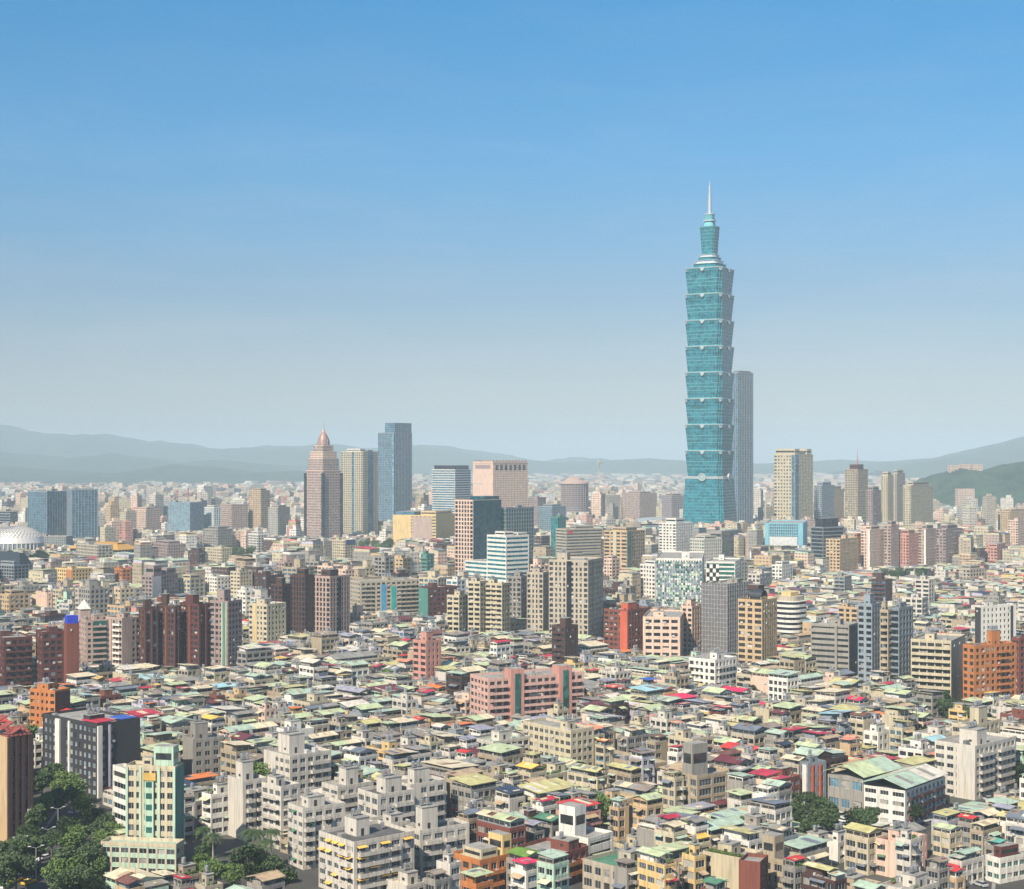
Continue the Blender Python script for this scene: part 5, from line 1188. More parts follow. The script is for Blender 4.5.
tower('house', 'dark red brick house wall squeezed against the roof garden block', 'house', 739, 760, 768, 866, 424, 24, 889, None, wall='brick', glass='dark', fh=3.1, sp=2.2, bl=6, br=5, pw=2, blank=[('L', 0, 1)], tanks=0, clut=False)
tower('warehouse', 'large pale shed walled block under a wide light green sheet roof', 'market hall', 828, 863, 899, 780, 520, 46, 812, 'the big green shed', wall='grey', glass='skyblue', fh=6, sp=3.6, bl=5, br=4, pw=.9, clut=False, ph=0, cool=0,
      extra=lambda t, R, L, h: t.parts.append(['metal_roof', roof_mb('gable', max(R, L), min(R, L), 1.2, 3.0, 'palegreen', 'mint'), None, (R / 2, L / 2, h + 1.0), 0 if R > L else pi / 2]))
tower('apartment_block', 'pale blue walled block with light green sheet roof beside the big green shed', 'apartment block', 864, 905, 945, 792, 505, 40, 822, 'the pale blue wall block', wall='paper', glass='dark', fh=3.2, sp=1.6, bl=5, br=3, pw=1.4, clut=False, ph=.4, bal=[('R', .08, .3), ('R', .36, .6), ('R', .68, .92)], balwall='brown', mx=45, panels=[('R', .1 + i * .115, .14 + i * .115, .08 + .05 * (i % 3), .3 + .06 * (i % 2), m_) for i, m_ in enumerate((SIGNP, SIGNB, SIGNR, SIGNP, SIGNB, SIGNR, SIGNT))],
      extra=lambda t, R, L, h: t.parts.append(['metal_roof', roof_mb('gable', max(R, L), min(R, L), .9, 2.4, 'mint', 'white'), None, (R / 2, L / 2, h + 1.2), 0 if R > L else pi / 2]))
tower('apartment_block', 'cream white eight storey block with a blank panel wall and balconies', 'apartment block', 935, 975, 1016, 749, 548, 46, 800, 'the cream balcony block', wall='white', glass='dark', fh=3.1, sp=1.5, bl=4, br=3, pw=1.1, blank=[('L', 0, .45)], bal=[('R', .1, .4), ('R', .55, .9)], tanks=3, big=True)
tower('apartment_block', 'pale block with stair towers on its roof behind the cream balcony block', 'apartment block', 952, 972, 1000, 728, 600, 46, 748, None, wall='cream', glass='dark', fh=3.1, sp=1.5, bl=3.4, br=3.2, pw=1.2, tanks=3, big=True)
tower('apartment_block', 'peach apartment block with green awnings at the bottom right', 'apartment block', 876, 899, 925, 846, 445, 46, 889, 'the awning block', wall='peach', glass='dark', fh=3.1, sp=1.5, bl=4, br=3, pw=1.2, blank=[('L', 0, .6)], bal=[('R', .08, .3)], awn=.35, awncol='green', tanks=2, roofm=sheet('maroon'))
tower('office_building', 'white modern office block with ribbon glazing at bottom right corner', 'office building', 986, 1000, 1050, 862, 440, 58, 889, 'the white corner office', wall='paper', glass='green', fh=3.6, sp=1.7, bl=2.6, br=2.6, pw=.5, tanks=0, pent=[(.1, .45, .3, .8, 3.5, 'crimson' if 'crimson' in WALLS else 'redbrown')], cool=0)
tower('apartment_block', 'narrow dark clad block with red pilasters beside street trees', 'apartment block', 802, 808, 826, 766, 540, 60, 798, 'the red pilaster block', wall='slate', glass='ink', fh=3.2, sp=1.1, bl=3, br=3.4, pw=1.1, strips=[('R', .2, .28, wall('vermilion'), .5), ('R', .62, .7, wall('vermilion'), .5), ('L', .2, .7, wall('paper'), .2)], tanks=1)
tower('apartment_block', 'white tiled house with a grey rear tower and olive roof nearby', 'apartment block', 826, 838, 858, 846, 462, 46, 880, None, wall='paper', glass='dark', fh=3.1, sp=1.5, bl=4, br=3, pw=1.1, blank=[('L', 0, 1)], bal=[('R', .2, .9)], tanks=2)
tower('apartment_block', 'white box house with punched windows in right middle distance', 'apartment block', 864, 878, 898, 735, 620, 48, 756, None, wall='paper', glass='dark', fh=3.1, sp=1.5, bl=3, br=3.4, pw=1.3, bal=[('L', .4, .9)], tanks=1)

# ------------------------------------------------------------------ no-build ground: streets, car park, tree strips (pixels on the ground)
def ground_poly(pts): return [at(x, y) for x, y in pts]
def inside(p, poly):
    r = False; j = len(poly) - 1
    for i in range(len(poly)):
        if (poly[i][1] > p[1]) != (poly[j][1] > p[1]) and p[0] < (poly[j][0] - poly[i][0]) * (p[1] - poly[i][1]) / (poly[j][1] - poly[i][1]) + poly[i][0]: r = not r
        j = i
    return r
AVENUE = ground_poly([(-40, 905), (45, 905), (68, 850), (86, 822), (100, 806), (84, 798), (60, 806), (36, 838), (4, 875)])
CARPARK = ground_poly([(796, 812), (806, 803), (850, 812), (866, 838), (846, 846), (800, 838)])
MARKET = ground_poly([(852, 848), (905, 826), (965, 803), (1040, 788), (1040, 799), (968, 815), (915, 838), (872, 858)])
SIDE = ground_poly([(936, 905), (950, 872), (984, 852), (994, 862), (990, 905)])
KEEP = [ground_poly([(28, 765), (100, 800), (114, 838), (100, 870), (100, 900), (-30, 900), (-30, 852), (25, 845)]), ground_poly([(194, 842), (262, 846), (300, 880), (285, 905), (236, 905), (194, 878)]),
        AVENUE, CARPARK, MARKET, SIDE, ground_poly([(930, 706), (975, 702), (996, 724), (960, 726)]), ground_poly([(158, 668), (206, 664), (210, 678), (160, 682)])]

# ------------------------------------------------------------------ low sheet-roofed houses seen one by one in the photograph
HH = """531 764 34 yellow cream 4 g|510 790 34 navy white 4 m|558 794 28 slate cream 4 m|545 798 28 crimson paper 4 g|532 803 28 olive white 3 m|534 779 34 tan cream 4 g|512 772 22 palegreen white 4 g|465 771 42 tan beige 4 m r
434 775 26 maroon grey 4 m|478 788 20 maroon beige 3 m|478 800 30 cream white 3 f|469 810 28 slate beige 4 g|501 820 56 palegreen brick 4 g l|495 836 22 red paper 4 m|526 841 44 moss grey 3 g|477 872 36 palegreen orange 5 m|553 848 36 mint mint 5 m
526 860 34 hotpink paper 4 m|551 821 34 green grey 3 g|533 817 26 lilac grey 3 g|449 858 28 white white 4 f|437 870 30 taupe grey 3 g|428 884 24 teal grey 3 g|588 766 46 olive cream 4 g l|636 789 54 taupe beige 3 g l|619 798 22 mint tan 4 m|646 796 38 palegreen tan 4 g
669 816 30 crimson lilac 4 g|626 843 26 taupe grey 3 m|657 851 42 palegreen yellow 4 g l|699 834 26 yellow cream 3 m|694 846 26 cyan yellow 4 f|673 770 24 olive cream 4 m|674 780 18 crimson grey 3 m|694 818 28 taupe grey 3 m r|698 876 18 orange grey 3 m|715 880 32 green brick 3 g
762 767 34 palegreen white 4 g|741 773 28 mint grey 4 m|790 774 16 crimson beige 4 m|740 792 28 palegreen white 3 m|765 786 28 white paper 4 m|752 815 52 cream grey 3 f|783 827 34 grey slate 3 g|795 853 28 red grey 2 g|803 842 20 hotpink grey 2 g|824 866 46 olive brown 3 g l|817 844 22 palegreen skyblue 4 m
887 759 18 crimson grey 3 m|864 828 42 olive cream 3 g|884 838 24 maroon grey 3 m|908 830 28 cyan white 4 f|947 824 34 palegreen cream 2 g|969 815 24 red grey 2 g|986 811 28 cream grey 2 g|986 825 40 cream beige 2 m r|966 850 44 mint white 2 g r|997 838 26 teal grey 1 g|1019 838 18 green grey 3 m
953 868 26 red tan 1 g|938 858 26 taupe grey 2 g|870 884 38 mint grey 3 g|1006 806 26 lilac grey 2 g|722 706 26 hotpink redbrown 4 m|741 703 26 slate white 4 m|758 693 15 maroon grey 3 m|781 711 24 maroon stone 4 g|783 742 22 navy cream 4 m|730 740 42 palegreen grey 3 g|768 748 26 mint white 4 m|740 762 18 crimson white 3 m
829 735 32 tan beige 4 m r|849 734 20 salmon tan 4 m|844 722 18 navy slate 4 m|827 720 24 lilac white 4 m|813 716 18 palegreen white 4 m|796 761 15 crimson grey 4 m|779 731 32 mint grey 4 g|858 698 24 hotpink grey 4 m|861 714 28 brown cream 4 g|900 692 36 palegreen white 4 g|916 702 18 green lilac 3 m|901 718 26 olive cream 4 m|992 692 20 yellow white 4 m
978 695 14 crimson peach 4 m|852 737 22 salmon tan 3 m|944 689 14 crimson grey 4 m|615 686 26 red grey 4 m|624 679 18 maroon grey 4 m|592 669 16 red cream 4 m|581 702 13 lilac hotpink 5 f|602 714 13 blue grey 4 m|592 727 16 crimson grey 3 m|605 725 22 cream beige 4 m|604 738 20 orange cream 4 m|634 735 38 cream grey 4 m r|657 738 24 brown beige 4 m
642 742 28 taupe lilac 4 m|678 746 24 crimson paper 4 m|678 722 17 salmon white 4 m|684 706 17 crimson grey 4 m|669 668 12 teal grey 4 m|649 678 18 blue grey 4 m|625 765 36 olive beige 4 g l|403 654 16 red yellow 4 m|395 668 30 slate white 3 g|325 677 28 lilac grey 4 m|344 674 20 yellow white 4 m|354 689 46 lilac paper 4 g l
294 706 22 orange yellow 4 m|420 718 22 red peach 4 m|410 730 22 orange cream 4 m r|367 721 34 olive beige 4 g|389 722 24 palegreen grey 4 m|325 733 52 cream beige 3 g r|338 743 54 palegreen cream 3 g r|395 751 28 tan white 4 m|361 752 38 slate paper 4 g|377 762 24 lilac white 3 m|406 760 30 olive grey 4 m|410 767 36 slate grey 3 g|296 748 30 palegreen beige 4 g
401 701 12 yellow grey 4 m|465 751 22 red white 4 g|441 725 22 white white 4 m|475 716 44 palegreen beige 4 g|498 722 30 cream white 3 g|468 737 24 lilac paper 4 m|449 745 30 cream white 4 m|523 665 18 maroon white 4 m|526 653 26 navy cream 3 m|448 657 18 salmon pink 4 m|533 752 22 olive cream 4 m|547 756 20 mint grey 3 m
145 687 16 crimson stone 4 m|155 684 16 yellow stone 4 m|184 687 18 crimson grey 4 m|152 703 20 orange cream 4 m|165 706 26 cream cream 4 m|212 717 30 yellow white 4 g|215 700 28 maroon brown 3 m|236 699 24 olive grey 3 m|255 689 20 green beige 4 m|267 706 20 taupe peach 5 f|247 710 14 crimson grey 3 m|248 727 64 mint peach 3 g r
280 657 16 yellow cream 4 m|278 748 32 palegreen mint 4 g|118 702 36 tan stone 3 m r|100 677 20 yellow grey 4 m|67 684 18 salmon grey 3 m|82 672 34 cream paper 4 m|132 668 44 white cream 4 g|200 775 38 orange beige 3 m r|196 789 22 crimson slate 5 m|210 787 20 palegreen slate 5 m|164 872 28 cream grey 1 m|182 871 26 crimson grey 1 m
146 873 22 mint grey 1 m|266 874 42 tan grey 2 g|237 889 48 mint grey 2 g|130 878 34 brown tan 2 g|480 648 22 cream white 3 m|505 655 18 grey paper 4 f|548 662 28 cream white 4 m|574 655 22 cream yellow 4 m|350 655 60 grey cream 4 m r|305 648 34 cream cream 4 m|225 640 40 cream cream 4 g|190 664 26 cream stone 4 m|240 668 24 grey white 5 m
320 706 40 slate beige 4 g r|300 676 26 mint grey 4 m|440 700 36 mint white 4 g|380 700 30 mint white 4 g|750 718 30 palegreen grey 4 g|700 722 28 white paper 4 m|800 690 30 olive white 4 m|820 700 30 cream white 4 m|880 668 22 white white 4 m|905 674 24 palegreen grey 4 m|930 690 30 grey grey 4 m|720 668 26 red grey 3 m|760 662 24 white cream 3 m"""
HOUSES = []       # dicts used for the labels
KINDS = {'g': 'gable', 'm': 'mono', 'f': 'flat'}
def occl_cap(X, D, wpx):
    """Largest height here that leaves the listed blocks behind it visible."""
    x = px(X, D); cap = 999
    for xl, xr, yb, Dh in HAND:
        if Dh > D + 4 and xl - wpx * .5 < x < xr + wpx * .5: cap = min(cap, H - (yb - YH) * D / F)
    return cap
def lod_for(D): return 0 if D < 625 else 1
def add_house(x, y, wpx, rc, wn_, floors, kind, shape='', rng=None):
    rng = rng or RND
    z = floors * 3.15 + 2.9
    D0 = (H - z) * F / (y - YH)
    a = radians((46 if x < 600 else 50) + rng.uniform(-3, 3))
    asp = {'l': 2.3, 'r': .42, '': rng.uniform(.75, 1.3)}[shape]
    for sc in (1, .88, .76, .64, .54):
        for k in (1, .988, 1.012, .975, 1.025, .96, 1.04):
            D = D0 * k; W = wpx * sc * D / F
            R = W / (asp * cos(a) + sin(a)); L = asp * R
            X = (x - CX) * D / F; phi = pi / 2 - a
            ox = X - (R * cos(phi) - L * sin(phi)) / 2; oy = D - (R * sin(phi) + L * cos(phi)) / 2
            poly = corners(ox, oy, phi, R, L)
            if R > 4 and L > 4 and is_free(poly):
                kk = KINDS[kind]
                if kk == 'mono': kk = rng.choice(['mono', 'mono2', 'gable', 'mono'])
                rc2 = rng.choice([None, None, None, 'palegreen', 'grey', 'cream']) if W > 12 else None
                t, top, nt = house(rng, R, L, floors, rc, wn_, kk, lod_for(D), rc2, opts={'full': True})
                root = t.place('house', ox, oy, phi)
                register(poly); HAND.append((x - wpx / 2, x + wpx / 2, y + 5, D))
                HOUSES.append(dict(o=root, x=x, y=y, D=D, rc=rc, wn=wn_, fl=floors, kind=kk, nt=nt, w=wpx * sc))
                return True
    return False
hl = [q.split() for line in HH.split('\n') for q in line.split('|')]
hl.sort(key=lambda q: -int(q[1]))
skipped = 0
hr = random.Random(77)
for q in hl:
    if not add_house(int(q[0]), int(q[1]), int(q[2]) * .88, q[3], q[4], int(q[5]), q[6], q[7] if len(q) > 7 else '', hr): skipped += 1
print('hand houses', len(HOUSES), 'skipped', skipped, 'towers', N_TOWER[0])

# ------------------------------------------------------------------ the blocks between: individuals first, then the far mass
ROOFW = ['palegreen'] * 24 + ['mint'] * 16 + ['cream'] * 12 + ['olive'] * 9 + ['grey'] * 14 + ['white'] * 9 + ['taupe'] * 7 + ['tan'] * 3 + ['slate'] * 6 + ['lilac'] * 5 + ['maroon'] * 4 + ['crimson'] * 5 + ['brown'] * 3 + ['red', 'hotpink', 'salmon', 'green', 'orange', 'navy', 'cyan', 'red']
WALLW = ['white'] * 9 + ['cream'] * 9 + ['beige'] * 8 + ['grey'] * 8 + ['stone'] * 6 + ['paper'] * 6 + ['peach'] * 3 + ['lilac'] * 2 + ['tan'] * 2 + ['brown', 'brick', 'mint', 'bluegrey', 'yellow', 'rose']
MAXH = 300
def lots(D0, D1, lot, a, lanes=True):
    """Plot centres on a street grid turned by a, from near to far."""
    ca, sa = cos(a), sin(a); out = []
    rr = D1 * 1.15; n = int(rr / lot) + 2
    for i in range(-n, n):
        for j in range(-n, n):
            u = i * lot + (floor(i / 7) * 4 if lanes else 0); v = j * lot * 1.02 + (floor(j / 2) * 2.6 if lanes else 0)
            X, D = u * sa - v * ca, u * ca + v * sa
            if D0 < D < D1 and abs(X) < D * .345 + 14: out.append((D, X))
    out.sort()
    return out
low_mass = MB(); city = MB()
def roof_line(mass, R, L, h, x, y, phi, rng, rc, simple):
    q = MB()
    if rng.random() < .65:
        sh = rng.uniform(1.5, 2.6); w = wall(rng.choice(WALLW)); i = rng.uniform(.2, 1)
        q.box(i, i, h, R - i, L - i, h + sh, w)
        r = roof_mb(rng.choice(['gable', 'mono', 'mono2']), R - 2 * i, L - 2 * i, .5, rng.uniform(.5, 1.5), rc); q.add(r, R / 2, L / 2, h + sh, 0)
    else:
        q.box(-.1, -.1, h, R + .1, L + .1, h + .3, sheet(rc))
        q.box(R * .2, L * .3, h + .3, R * .2 + 4, L * .3 + 4, h + 3.2, wall('white')); q.cyl(R * .7, L * .6, h + .3, h + 2.3, .9, STEEL, 6)
    mass.add(q, x, y, 0, phi)
frng = random.Random(4242); STRAY = []
pat = [(0, 0)]
for D, X in lots(423, 1010, 10.4, radians(47)):
    if any(inside((X, D), k) for k in KEEP): continue
    x = px(X, D); wpx = 11 * F / D
    a = radians(47 + frng.uniform(-2, 2)); phi = pi / 2 - a
    R, L = frng.uniform(8.5, 12.5), frng.uniform(8.5, 12.5)
    if frng.random() < .22: R *= 1.8
    elif frng.random() < .12: L *= 1.7
    ok = False
    for sc in (1, .92, .84, .76, .68, .58, .48):
        r_, l_ = R * sc, L * sc
        ox = X - (r_ * cos(phi) - l_ * sin(phi)) / 2; oy = D - (r_ * sin(phi) + l_ * cos(phi)) / 2
        poly = corners(ox, oy, phi, r_, l_)
        if is_free(poly) and not any(inside(c_, k) for c_ in poly for k in KEEP): ok = True; break
    if not ok: continue
    R, L = r_, l_
    if frng.random() < .035 and len(STRAY) < 45: STRAY.append((px(X, D), D)); continue
    fl = frng.choice([3, 4, 4, 4, 4, 4, 5]) if D < 700 else frng.choice([4, 4, 4, 4, 4, 5, 6, 3])
    cap = occl_cap(X, D, wpx)
    while fl > 1 and fl * 3.15 + 3.0 > cap: fl -= 1
    if fl * 3.15 + 2 > cap and fl == 1 and cap < 1: continue
    rc, wn_ = frng.choice(ROOFW), frng.choice(WALLW); kind = frng.choice(['gable', 'gable', 'mono', 'mono2', 'mono', 'flat', 'flat'])
    if kind == 'flat' and rc not in ('grey', 'taupe', 'white', 'cream', 'mint'): rc = 'grey'
    indiv = len(HOUSES) < MAXH
    t, top, nt = house(frng, R, L, fl, rc, wn_, kind, lod_for(D) if indiv else 1, None)
    register(poly)
    if indiv:
        root = t.place('house', ox, oy, phi)
        HOUSES.append(dict(o=root, x=x, y=py(top, D), D=D, rc=rc, wn=wn_, fl=fl, kind=kind, nt=nt, w=wpx))
    else: t.merge(low_mass, ox, oy, phi)
print('houses', len(HOUSES), 'last D', HOUSES[-1]['D'])
APTS = []
PARKS = ((354, 394, 541, 549, 16, 14), (226, 252, 549, 556, 12, 13), (2, 48, 553, 560, 14, 12), (138, 152, 548, 552, 5, 12), (786, 814, 546, 551, 9, 11), (876, 938, 571, 577, 20, 11), (770, 790, 545, 550, 6, 11))
for x0, x1, y0, y1, n, hh in PARKS:
    Da, Db = (H - hh * .65) * F / (y1 + 1 - YH), (H - hh * .65) * F / (y0 - 1 - YH)
    register([((x0 - 2 - CX) * Da / F, Da), ((x1 + 2 - CX) * Da / F, Da), ((x1 + 2 - CX) * Db / F, Db), ((x0 - 2 - CX) * Db / F, Db)])
for D, X in lots(1000, 1950, 17, radians(42)):
    x = px(X, D); lowland = x > 740 and D < 1560; a = radians(40 + frng.uniform(-12, 12)); phi = pi / 2 - a
    ok = False; R, L = (frng.uniform(9, 15), frng.uniform(9, 15)) if lowland else (frng.uniform(11, 21), frng.uniform(11, 21))
    for sc in (1, .8, .6):
        r_, l_ = R * sc, L * sc
        ox = X - (r_ * cos(phi) - l_ * sin(phi)) / 2; oy = D - (r_ * sin(phi) + l_ * cos(phi)) / 2
        poly = corners(ox, oy, phi, r_, l_)
        if is_free(poly): ok = True; break
    if not ok: continue
    R, L = r_, l_; register(poly)
    cap = occl_cap(X, D, R * F / D)
    tall = frng.random() < (.06 if lowland else .22 if D < 1250 else .42)
    h = frng.uniform(22, 42) if tall else frng.uniform(9, 14) if lowland else frng.uniform(11, 20)
    h = min(h, max(4, cap))
    wn_ = frng.choice(['white', 'cream', 'beige', 'grey', 'stone', 'paper', 'peach', 'tan', 'cream', 'white', 'beige', 'stone', 'mauve', 'cream', 'brown', 'grey'] if tall else WALLW); rc = frng.choice(ROOFW)
    if D < 1560 and h > 16 and len(APTS) < 190:
        t = Thing(); bal = [frng.choice([('L', .1, .5), ('R', .2, .8), ('L', .1, .9)])] if frng.random() < .5 else []
        shell(t, R, L, h, dict(wall=wn_, glass=frng.choice(['dark', 'grey', 'blue', 'ink']), fh=3.15, sp=frng.uniform(1.1, 1.8), bl=frng.uniform(2.8, 4.5), br=frng.uniform(2.8, 4.5), pw=frng.uniform(.8, 1.6), bal=bal), 1, frng)
        parapet(t, R, L, h, wall(wn_)); nt = frng.randrange(0, 3); clutter(t, R, L, h + .12, frng, 1, wall(wn_), nt, frng.random() < .4)
        root = t.place('apartment_block', ox, oy, phi)
        APTS.append(dict(o=root, x=x, y=py(h, D), D=D, wn=wn_, fl=round(h / 3.15), nt=nt, bal=bool(bal), w=R * F / D, rc=rc, kind='flat'))
    else:
        q = MB(); q.box(0, 0, 0, R, L, h, facade(wn_), CONC); city.add(q, ox, oy, 0, phi)
        roof_line(city, R, L, h, ox, oy, phi, frng, rc, False)
print('apartments', len(APTS))
D = 1950.0
FARW = ['peach'] * 10 + ['white'] * 9 + ['cream'] * 9 + ['paper'] * 6 + ['beige'] * 4 + ['grey'] * 4 + ['stone'] * 3 + ['tan'] * 2 + ['bluegrey'] + ['rose', 'mauve', 'pink', 'pink']
nfar = 0
while D < 12500:
    lot = max(21, D / 105)
    X = -D * .345 - 20 + frng.uniform(0, lot)
    while X < D * .345 + 20:
        x, y = X + frng.uniform(-.25, .25) * lot, D + frng.uniform(-.3, .3) * lot
        xp = px(x, y)
        on_hill = (xp > 925 + (y - 2900) * .02 and y > 2900) or (xp < 420 and y > 6700 + max(0, xp - 250) * 14)
        if frng.random() < .93 and not on_hill:
            r = frng.random(); R, L = lot * frng.uniform(.45, .85), lot * frng.uniform(.45, .85)
            h = frng.uniform(10, 24) if r < .66 else frng.uniform(22, 42) if r < .95 else frng.uniform(42, 70)
            if y > 3200: h = min(h, frng.uniform(26, 44))
            cap = occl_cap(x, y, R * F / y); h = min(h * (.78 if y > 5000 else 1), max(5, cap))
            a = frng.choice([25, 40, 52, 70]); phi = radians(90 - a + frng.uniform(-5, 5)); poly = corners(x, y, phi, R, L)
            if is_free(poly):
                wn_ = frng.choice(FARW); q = MB(); q.box(0, 0, 0, R, L, h, facade(wn_), CONC, bottom=False)
                if y < 6000:
                    q.box(R * .2, L * .2, h, R * .65, L * .6, h + frng.uniform(2, 5), wall(wn_), sheet(frng.choice(ROOFW)), bottom=False)
                    if frng.random() < .35: q.box(.3, .3, h, R - .3, L - .3, h + .6, sheet(frng.choice(ROOFW)), bottom=False)
                city.add(q, x, y, 0, phi); nfar += 1
        X += lot * 1.02
    D += lot * 1.05
print('far', nfar, 'faces', len(city.f), len(low_mass.f))
tag(low_mass.build('low_roofs'), 'sea of low sheet roofed houses too many to count beyond the nearest rows', 'houses', kind='stuff')
tag(city.build('distant_city'), 'pale hazy mass of apartment blocks stretching to the hills', 'city', kind='stuff')

# ------------------------------------------------------------------ ground, roads
gm, nt_, p_ = new_mat('city_ground')
gp = nd(nt_, 'ShaderNodeNewGeometry').outputs['Position']
c1 = mixc(nt_, ramp(nt_, noise_tex(nt_, gp, .02, 6), .35, .65), (.04, .04, .041, 1), (.085, .08, .075, 1))
c1 = mixc(nt_, ramp(nt_, noise_tex(nt_, gp, .006, 4), .52, .64), c1, (.05, .075, .03, 1))
nt_.links.new(c1, p_.inputs['Base Color']); p_.inputs['Roughness'].default_value = .95
g = MB(); E = 45000.0
g.poly([(-E, -3000, 0), (E, -3000, 0), (E, E, 0), (-E, E, 0)], gm)
tag(g.build('ground'), 'dark city ground between the buildings', 'ground', kind='structure')
ASPH = plain('asphalt', (.055, .055, .058), .9, 0, .3, .2); PAINT = plain('road_paint', (.7, .7, .68), .7); YPAINT = plain('yellow_paint', (.6, .4, .05), .7); PAVE = plain('paving', (.26, .25, .23), .9, 0, .3, .4)
for nm, poly, lb in (('road', AVENUE, 'tree lined avenue at the lower left'), ('car_park', CARPARK, 'small asphalt car park between trees at right'), ('street', MARKET, 'market street below the awninged block'), ('road', SIDE, 'dark street corner at lower right')):
    m = MB(); m.poly([(x, y, .004) for x, y in poly][::-1], ASPH); tag(m.build(nm), lb, 'road', kind='structure')
    bpy.context.view_layer.update()
def lane_marks(pts, w, dash, mat, name):
    m = MB()
    P = [Vector(at(*p)) for p in pts]
    for a, b in zip(P, P[1:]):
        d = (b - a); ln = d.length; d.normalize(); n = Vector((-d.y, d.x)) * w / 2; s = 0
        while s < ln:
            e = min(ln, s + dash); p0, p1 = a + d * s, a + d * e
            m.poly([(p0.x - n.x, p0.y - n.y, .008), (p0.x + n.x, p0.y + n.y, .008), (p1.x + n.x, p1.y + n.y, .008), (p1.x - n.x, p1.y - n.y, .008)], mat); s += dash * (2 if dash < 50 else 1)
    tag(m.build(name), 'painted line along the ' + ('avenue' if pts[0][0] < 400 else 'street corner'), 'road marking', kind='structure')
lane_marks([(20, 900), (46, 850), (72, 815)], .3, 4, PAINT, 'road_marking')
lane_marks([(955, 900), (962, 875), (984, 860)], .3, 3, YPAINT, 'road_marking')
kb = MB()
for poly in (AVENUE, SIDE):
    for a, b in zip(poly, poly[1:] + poly[:1]):
        a, b = Vector(a), Vector(b); d = (b - a).normalized(); n = Vector((-d.y, d.x)) * 1.0
        kb.hexa([(a.x, a.y, 0), (b.x, b.y, 0), (b.x + n.x, b.y + n.y, 0), (a.x + n.x, a.y + n.y, 0), (a.x, a.y, .14), (b.x, b.y, .14), (b.x + n.x, b.y + n.y, .14), (a.x + n.x, a.y + n.y, .14)], PAVE)
tag(kb.build('pavement'), 'kerbed pavement along the avenue', 'pavement', kind='structure')

# ------------------------------------------------------------------ hills
hillm, nt_, p_ = new_mat('forest_hill')
gp = nd(nt_, 'ShaderNodeNewGeometry').outputs['Position']
c1 = mixc(nt_, ramp(nt_, noise_tex(nt_, gp, .012, 8, .7), .36, .64), (.006, .024, .018, 1), (.032, .080, .042, 1))
nt_.links.new(c1, p_.inputs['Base Color']); p_.inputs['Roughness'].default_value = 1.0
def ridge(name, label, prof, D0, Dc, D1, rows, cols, rough, bump=0.0, seed=0.0):
    """Terrain strip whose crest at distance Dc passes through the listed pixels."""
    xs = [p[0] for p in prof]; m = MB(); k = m.mi(hillm)
    def crest(x):
        for (xa, ya), (xb, yb) in zip(prof, prof[1:]):
            if xa <= x <= xb: return ya + (yb - ya) * (x - xa) / (xb - xa)
        return prof[-1][1]
    rr = random.Random(3)
    for i in range(rows + 1):
        f = i / rows
        D = D0 + (Dc - D0) * f / .7 if f < .7 else Dc + (D1 - Dc) * (f - .7) / .3
        s = (f / .7) if f < .7 else 1 - (f - .7) / .3
        s = s * s * (3 - 2 * s)
        for j in range(cols + 1):
            x = xs[0] + (xs[-1] - xs[0]) * j / cols
            X = (x - CX) * Dc / F
            zc = max(0, H + (YH - crest(x)) * Dc / F)
            nz = noise.fractal(Vector((X / 900 + seed, D / 900, seed)), 1.0, 2.1, 6)
            z = zc * s + nz * rough * (s * (1.25 - s)) * 2 + (rr.random() * bump if s > .03 else 0)
            m.v.append((X, D, max(-.5, z)))
    for i in range(rows):
        for j in range(cols):
            a = i * (cols + 1) + j; m.f.append((a, a + 1, a + cols + 2, a + cols + 1)); m.m.append(k)
    o = m.build(name); o.data.polygons.foreach_set('use_smooth', [True] * len(o.data.polygons))
    return tag(o, label, 'hill', kind='structure')
ridge('mountain', 'hazy blue mountain ridge along the left horizon', [(-120, 428), (-40, 425), (0, 424), (30, 428), (60, 434), (85, 438), (105, 433), (125, 437), (160, 445), (200, 448), (250, 445), (300, 446), (360, 449), (412, 446), (440, 449), (480, 454), (520, 459), (560, 463), (600, 466), (640, 470)], 11000, 13500, 16000, 50, 260, 150, 0, 1.3)
ridge('mountain', 'nearer hazy ridge stepping down in front of the left mountains', [(-120, 446), (-30, 444), (20, 449), (70, 456), (110, 452), (150, 458), (200, 463), (240, 459), (290, 464), (340, 470), (400, 476)], 8600, 10500, 12000, 30, 200, 80, 0, 9.3)
ridge('hill', 'lower dark wooded foothill under the left ridge', [(-120, 468), (0, 466), (40, 470), (90, 474), (130, 472), (180, 465), (220, 468), (260, 474), (300, 472), (330, 476), (380, 480)], 6500, 8200, 9300, 24, 140, 40, 4, 5.1)
ridge('hill', 'faint low hills along the middle horizon', [(420, 464), (470, 461), (520, 459), (560, 462), (610, 460), (650, 458), (690, 461), (760, 464), (800, 462), (840, 459), (880, 461), (930, 459)], 10500, 11800, 12800, 16, 140, 20, 0, 8.8)
ridge('hill', 'hazy high ridge rising behind the wooded slope at right', [(840, 468), (880, 462), (920, 458), (960, 454), (1000, 445), (1030, 436), (1080, 427), (1160, 418)], 7500, 10500, 12500, 40, 160, 60, 0, 2.2)
ridge('hill', 'dark green wooded slope at the right edge above the city', [(916, 497), (930, 486), (942, 477), (960, 471), (985, 474), (1010, 466), (1040, 462), (1100, 452), (1180, 448)], 3250, 3950, 4700, 90, 170, 18, 7, 3.7)

